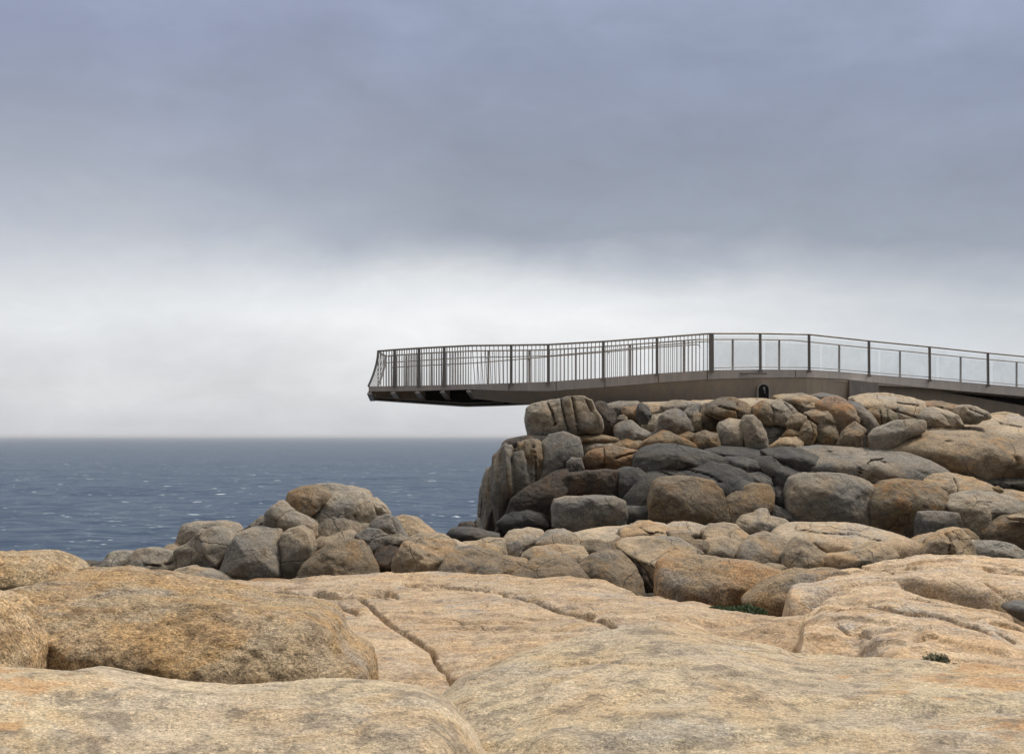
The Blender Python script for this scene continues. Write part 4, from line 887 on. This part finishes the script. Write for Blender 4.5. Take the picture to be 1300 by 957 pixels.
def near(px, dy=0.0, back=0.0):
    p = at(px, fk(px) + dy, fD(px)); p = p.copy(); p[1] += back; return p
def nrail(px):
    return at(px, fr_(px), fD(px)).copy()
root = bpy.data.objects.new('lookout_walkway', None); COL.objects.link(root)
root.location = at(1000, 510, 45.5)
tag(root, 'cantilevered steel lookout walkway with railings jutting from the rocks over the sea', 'lookout')
xs = sorted(set(list(range(468, 1421, 8)) + [598, 903, 1027]))

def strip(name, mat, xs, top, bot, thick, parent=root, smooth=False):
    """solid plate running along px list; top(x), bot(x) -> world pts of its near face, thick: vector offset of its back face"""
    b = MB(); k = 0; t = np.array(thick)
    for x in xs:
        a, c = top(x), bot(x)
        b.v += [tuple(c), tuple(a), tuple(a + t), tuple(c + t)]
    n = len(xs)
    for i in range(n - 1):
        o = 4 * i
        for q in range(4):
            r = (q + 1) % 4; b.f.append((o + q, o + r, o + 4 + r, o + 4 + q))
    b.f.append((0, 1, 2, 3)); b.f.append(tuple(4 * (n - 1) + q for q in (3, 2, 1, 0)))
    return b.build(name, mat, parent)

sea_x = lambda a, b_, s=8: sorted(set([a, b_] + [x for x in range(int(a), int(b_)) if x % s == 0]))
fasc_h = lambda x: float(np.interp(x, [468,598,640,700,800,905,1077,1180,1300,1420], [6.5,6.5,9.5,12.0,12.0,11.5,9,11.5,11.5,11.5]))
# deck slab
strip('deck', M['steel'], sea_x(469, 1420), lambda x: near(x, 0.6, 0.06), lambda x: near(x, 3.5, 0.06), (0, WID - 0.12, 0))
strip('fascia', M['steel'], sea_x(468, 1420), lambda x: near(x), lambda x: near(x, fasc_h(x)), (0, 0.05, 0))
strip('fascia', M['steel'], sea_x(468, 1420), lambda x: near(x, 0, WID), lambda x: near(x, fasc_h(x), WID), (0, -0.05, 0))
b = MB(); p = near(468.0); q = near(468.0, 6.5); e = np.array([0.05, 0, 0]); w_ = np.array([0, WID, 0])
b.hexa([q, q + e, q + e + w_, q + w_, p, p + e, p + e + w_, p + w_]); b.build('fascia', M['steel'], root)
# hull side plate, slightly tucked in
hb = lambda x: float(np.interp(x, [598,650,690,900,1077,1120], [505.5,511.5,514.5,520,520,520]))
def hull_bot(x):
    t = np.interp(x, [598, 700, 1120], [0.55, 0.5, 0.3]); return at(x, hb(x), fD(x) + t)
hull_top = lambda x: near(x, fasc_h(x) + 0.35, 0.035)
xs_h = sea_x(594, 1078)
def hull_top2(x): return hull_top(max(x, 594))
b = MB()
strip('hull_plate', M['steel_brown'] , sea_x(596, 1078), hull_top2, lambda x: hull_bot(max(x, 601)), (0, 0.05, 0))
# box keel under the deck
kb = lambda x: float(np.interp(x, [473,590,630,690,900,1120], [508.3,516.2,515.2,512.8,520,522]))
kt = lambda x: fk(x) + 4.5
strip('keel', M['black'], sea_x(474, 1078), lambda x: at(x, kt(x), fD(x) + 1.35), lambda x: at(x, kb(x), fD(x) + 1.35), (0, 0.35, 0))  # black stands in for the shade under the deck
strip('keel', M['steel_brown'], sea_x(474, 536), lambda x: at(x, kt(x), fD(x) + 1.3), lambda x: at(x, kb(x) - 3.2, fD(x) + 1.3), (0, 0.02, 0))  # first bays brown: their lit look is put into the colour
strip('bottom_flange', M['rail'], sea_x(473, 690), lambda x: at(x, kb(x) - 1.6, fD(x) + 1.0), lambda x: at(x, kb(x) - 0.4, fD(x) + 1.0), (0, 0.9, 0))
strip('bottom_flange', M['rail'], sea_x(475, 640), lambda x: at(x, kb(x) - 4.6, fD(x) + 0.8), lambda x: at(x, kb(x) - 3.6, fD(x) + 0.8), (0, 0.1, 0))
# tapered brackets
for (xa, xb, ya) in ((469, 473, 508), (499, 506, 507.5), (530, 537.5, 508), (561.5, 569, 506.5), (595, 601.5, 505.5)):
    b = MB()
    wv = 0.045
    a0 = at(xa, fk(xa) + 6.6, fD(xa) + 0.02); a1 = at(xa, fk(xa) + 8.2, fD(xa) + 0.02); c0 = at(xb, ya, fD(xa) + 1.25); c1 = at(xb + 1, fk(xb) + 5, fD(xa) + 1.25)
    e = np.array([wv, 0, 0])
    v = [a1 - e, a1 + e, c0 + e, c0 - e, a0 - e, a0 + e, c1 + e, c1 - e]
    b.hexa(v)
    # bright flange on the bracket's edge
    fl = np.array([0.075, 0, 0]); dz = np.array([0, -0.02, -0.03])
    b.hexa([a1 - fl + dz, a1 + fl + dz, c0 + fl + dz, c0 - fl + dz, a1 - fl, a1 + fl, c0 + fl, c0 - fl])
    b.build('bracket', M['steel'], root)
# under-ramp shade plate, pier, wall
strip('shade_plate', M['black'], sea_x(1100, 1420), lambda x: near(x, fasc_h(x) - 1, 2.0), lambda x: near(x, fasc_h(x) + 26, 2.0), (0, 0.1, 0))  # black sheet stands in for the shadow gap below the ramp
strip('soffit_plate', M['steel_brown'], sea_x(1060, 1180), lambda x: near(x, fasc_h(x) + 0.3, 0.03), lambda x: near(x, fasc_h(x) + float(np.interp(x, [1060,1100,1160,1180],[3.5,4.0,0.9,0.6])), 0.03), (0, 0.05, 0))
b = MB(); pa = at(1079, 478, fD(1079) - 0.12); pb = at(1117, 482, fD(1117) - 1.2); 
x0, x1 = pa[0], pb[0]; zt = pa[2] - 0.10; zb = -0.4; yy = fD(1079) - 0.05
b.hexa([(x0,yy,zb),(x1,yy,zb),(x1,yy+1.6,zb),(x0,yy+1.6,zb),(x0,yy,zt),(x1,yy,at(1117,487,yy)[2]),(x1,yy+1.6,at(1117,487,yy)[2]),(x0,yy+1.6,zt)])
b.build('pier', M['concrete'], root)
# drain arch in the hull plate
def arch(px, r_px, yt, yb, D, depth, n=12):
    pts = [at(px - r_px, yb, D)]
    for i in range(n + 1):
        t = math.pi - math.pi * i / n
        pts.append(at(px + r_px * math.cos(t), yt + r_px - r_px * math.sin(t), D))
    pts.append(at(px + r_px, yb, D)); return pts
def prism(b, pts, depth):
    k = len(b.v); n = len(pts)
    b.v += [tuple(p) for p in pts] + [tuple(p + np.array([0, depth, 0])) for p in pts]
    b.f.append(tuple(k + i for i in range(n))); b.f.append(tuple(k + n + i for i in reversed(range(n))))
    for i in range(n):
        j = (i + 1) % n; b.f.append((k + i, k + n + i, k + n + j, k + j))
Dh = fD(969)
rim = MB(); outer = arch(969.5, 8.2, 486.2, 506, Dh - 0.045, 0.12); inner = arch(969.5, 6.6, 488.0, 506, Dh - 0.045, 0.12)
for i in range(len(outer) - 1):
    o0, o1, i0, i1 = outer[i], outer[i+1], inner[i], inner[i+1]; d = np.array([0, 0.12, 0])
    rim.hexa([i0, i1, i1 + d, i0 + d, o0, o1, o1 + d, o0 + d])
ro = rim.build('arched_opening', M['steel'], root)
b = MB(); prism(b, arch(969.5, 6.7, 487.9, 506, Dh - 0.02, 0.1), 0.1); b.build('arch_shade', M['black'], ro)  # black fill stands in for the shade inside the opening
b = MB(); c = at(970, 493, Dh - 0.03); b.box(c, (0.03, 0.03, 0.05)); b.box(c + np.array([0.02, 0, -0.1]), (0.015, 0.02, 0.06)); b.build('latch', M['bar'], ro)
b = MB(); b.box(at(944, 474.3, fD(944) - 0.03), (0.72, 0.03, 0.02)); b.build('seam_strip', M['rail'], root)

for x in (646, 706, 768, 836, 898, 1010):
    b = MB(); a = near(x, 0.8, -0.008); c = near(x, fasc_h(x) - 0.3, -0.008)
    b.hexa([c + [-.008,0,0], c + [.008,0,0], c + [.008,.02,0], c + [-.008,.02,0], a + [-.008,0,0], a + [.008,0,0], a + [.008,.02,0], a + [-.008,.02,0]])
    b.build('panel_joint', M['black'], root)
# retaining wall beneath the ramp
strip_wall_top = lambda x: at(x, float(np.interp(x, [1112,1160,1300,1420],[484.5,491,515,536])), fD(x) + 0.25)
strip_wall_bot = lambda x: at(x, 575, fD(x) + 0.25)
wo_ = strip('retaining_wall', M['wall'], sea_x(1112, 1420), strip_wall_top, strip_wall_bot, (0, 0.35, 0), parent=None)
tag(wo_, 'stained brown concrete wall under the sloping ramp at the right', 'wall')

# railings
def rail_h(px): return nrail(px)[2] - near(px)[2]
def build_balustrade(back):
    off = np.array([0, back, 0.0])
    hb_ = MB()
    pts = [nrail(x) + off for x in sea_x(480, 1420, 6)]
    hb_.tube(pts, 0.031 if back == 0 else 0.024, 8)
    if back == 0:                                       # top rail returns across the tip
        hb_.tube([nrail(480), nrail(480) + np.array([-0.02, WID * 0.5, 0]), nrail(480) + np.array([0, WID, 0])], 0.036, 8)
    g = hb_.build('balustrade', M['rail'], root, smooth=True)
    posts = ([501, 532, 564, 649, 696, 766, 834, 903, 965, 1027, 1103, 1180, 1254, 1327, 1400] if back == 0
             else [516, 548, 620, 672, 731, 800, 868, 930, 989, 1065, 1142, 1219, 1290, 1365])
    if back:                                            # far posts listed by where they show; shift to their own path position
        posts = [x0 + (x0 - 650) * back / fD(x0) for x0 in posts]
    for x in posts:
        b = MB(); t = nrail(x) + off; a = near(x, 1.5) + off
        if back == 0: a[1] -= 0.035
        wd = 0.042 if x < 890 or x > 910 else 0.075
        if back: wd = 0.032
        wb = wd * (1.4 if x < 600 else 1.0)
        dd = 0.03
        tz = t[2] - 0.02
        b.hexa([(a[0]-wb,a[1]-dd,a[2]),(a[0]+wb,a[1]-dd,a[2]),(a[0]+wb,a[1]+dd,a[2]),(a[0]-wb,a[1]+dd,a[2]),
                (t[0]-wd,t[1]-dd,tz),(t[0]+wd,t[1]-dd,tz),(t[0]+wd,t[1]+dd,tz),(t[0]-wd,t[1]+dd,tz)])
        if back == 0 and x > 600:
            b.box((a[0], a[1]-0.02, a[2] - 0.02), (0.06, 0.03, 0.035))
        b.build('post', M['rail'], g)
    # baluster infill between posts, up to the glass section
    segs = [480, 501, 532, 564, 598, 649, 696, 766, 834, 903]
    for s0, s1 in zip(segs[:-1], segs[1:]):
        b = MB(); sp = 3.25 if s1 <= 598 else 5.05
        n = max(2, int(round((s1 - s0) / sp)))
        for i in range(1 if s0 > 480 else 0, n):
            x = s0 + (s1 - s0) * i / n
            t = nrail(x) + off; lean_ = 0.0
            xb = x
            if 598 <= s0 < 649: xb = x + 3.0 * (1 - (x - 598) / 51.0) * 0 
            a = near(xb, 0.2) + off
            if 598 <= s0 < 649 and back == 0: t[0] -= 0.10 * (1 - (x - 598) / 51.0)
            r = 0.0115 if s1 > 598 else 0.015
            b.bar(a, t, r, 4)
        b.build('baluster_panel', M['bar'] if s1 <= 598 or back else M['rail'], g)  # far bars take the paler colour to look lit
    # glass panels
    gp = [903, 965, 1027, 1065, 1103, 1142, 1180, 1219, 1254, 1300, 1327, 1400] if back == 0 else [905, 989, 1065, 1142, 1219, 1290, 1365]
    gp = [903, 965, 1027, 1103, 1180, 1254, 1327, 1400] if back == 0 else gp
    for s0, s1 in zip(gp[:-1], gp[1:]):
        b = MB()
        for xa, xb in ((s0 + 1.6, s1 - 1.6),):
            def q(x, f, y): 
                a = near(x) + off; t = nrail(x) + off; r = a + (t - a) * f; r[1] += y; return r
            b.hexa([q(xa,.07,-.006), q(xb,.07,-.006), q(xb,.07,.006), q(xa,.07,.006), q(xa,.93,-.006), q(xb,.93,-.006), q(xb,.93,.006), q(xa,.93,.006)])
        b.build('glass_panel', M['glass'], g)
    b = MB(); b.tube([near(x) + (nrail(x) - near(x)) * 0.06 + off for x in sea_x(903, 1420, 8)], 0.014, 6); b.build('bottom_rail', M['rail'], g)
    # inner grab rail
    b = MB(); pts = []
    io = off + np.array([0, 0.12 if back == 0 else -0.12, 0])
    for x in sea_x(488, 899, 6):
        f = float(np.interp(x, [488, 600, 700, 834, 899], [0.66, 0.70, 0.70, 0.78, 0.80])) if back == 0 else float(np.interp(x, [488, 600, 700, 834, 899], [0.64, 0.66, 0.80, 0.85, 0.85]))
        a = near(x) + io; t = nrail(x) + io; pts.append(a + (t - a) * f)
    b.tube(pts, 0.017, 6)
    b.tube([pts[-1], pts[-1] + np.array([0.06, 0, -0.03]), pts[-1] + np.array([0.09, 0, -0.12])], 0.017, 6)
    for i in range(4, len(pts), 9): b.bar(pts[i], pts[i] + np.array([0, -0.12 if back == 0 else 0.12, -0.06]), 0.012, 4)
    b.build('grab_rail', M['rail'], g)
    return g
build_balustrade(0.0)
build_balustrade(WID)
# end screen: curved fins flaring out at the tip
tipT = nrail(480); tipB = near(467.5); nf = 7
b = MB(); b.bar(tipB, tipB + np.array([0, WID, 0]), 0.02, 4); es = b.build('end_screen', M['rail'], root)
for i in range(nf + 1):
    b = MB(); y = WID * i / nf; pts = []
    for j in range(7):
        t = j / 6.0
        p = tipB + (tipT - tipB) * np.array([1 - (1 - t) ** 1.7, 1, t]); p[1] = tipB[1] + y
        pts.append(p)
    b.tube(pts, 0.012 if i not in (0, nf) else 0.032, 5)
    b.build('fin', M['bar'] if i else M['rail'], es)

print('rocks', ROCKS)
S.cycles.max_bounces = 6; S.cycles.diffuse_bounces = 3; S.cycles.transparent_max_bounces = 12; S.cycles.volume_bounces = 0
S.cycles.use_denoising = True
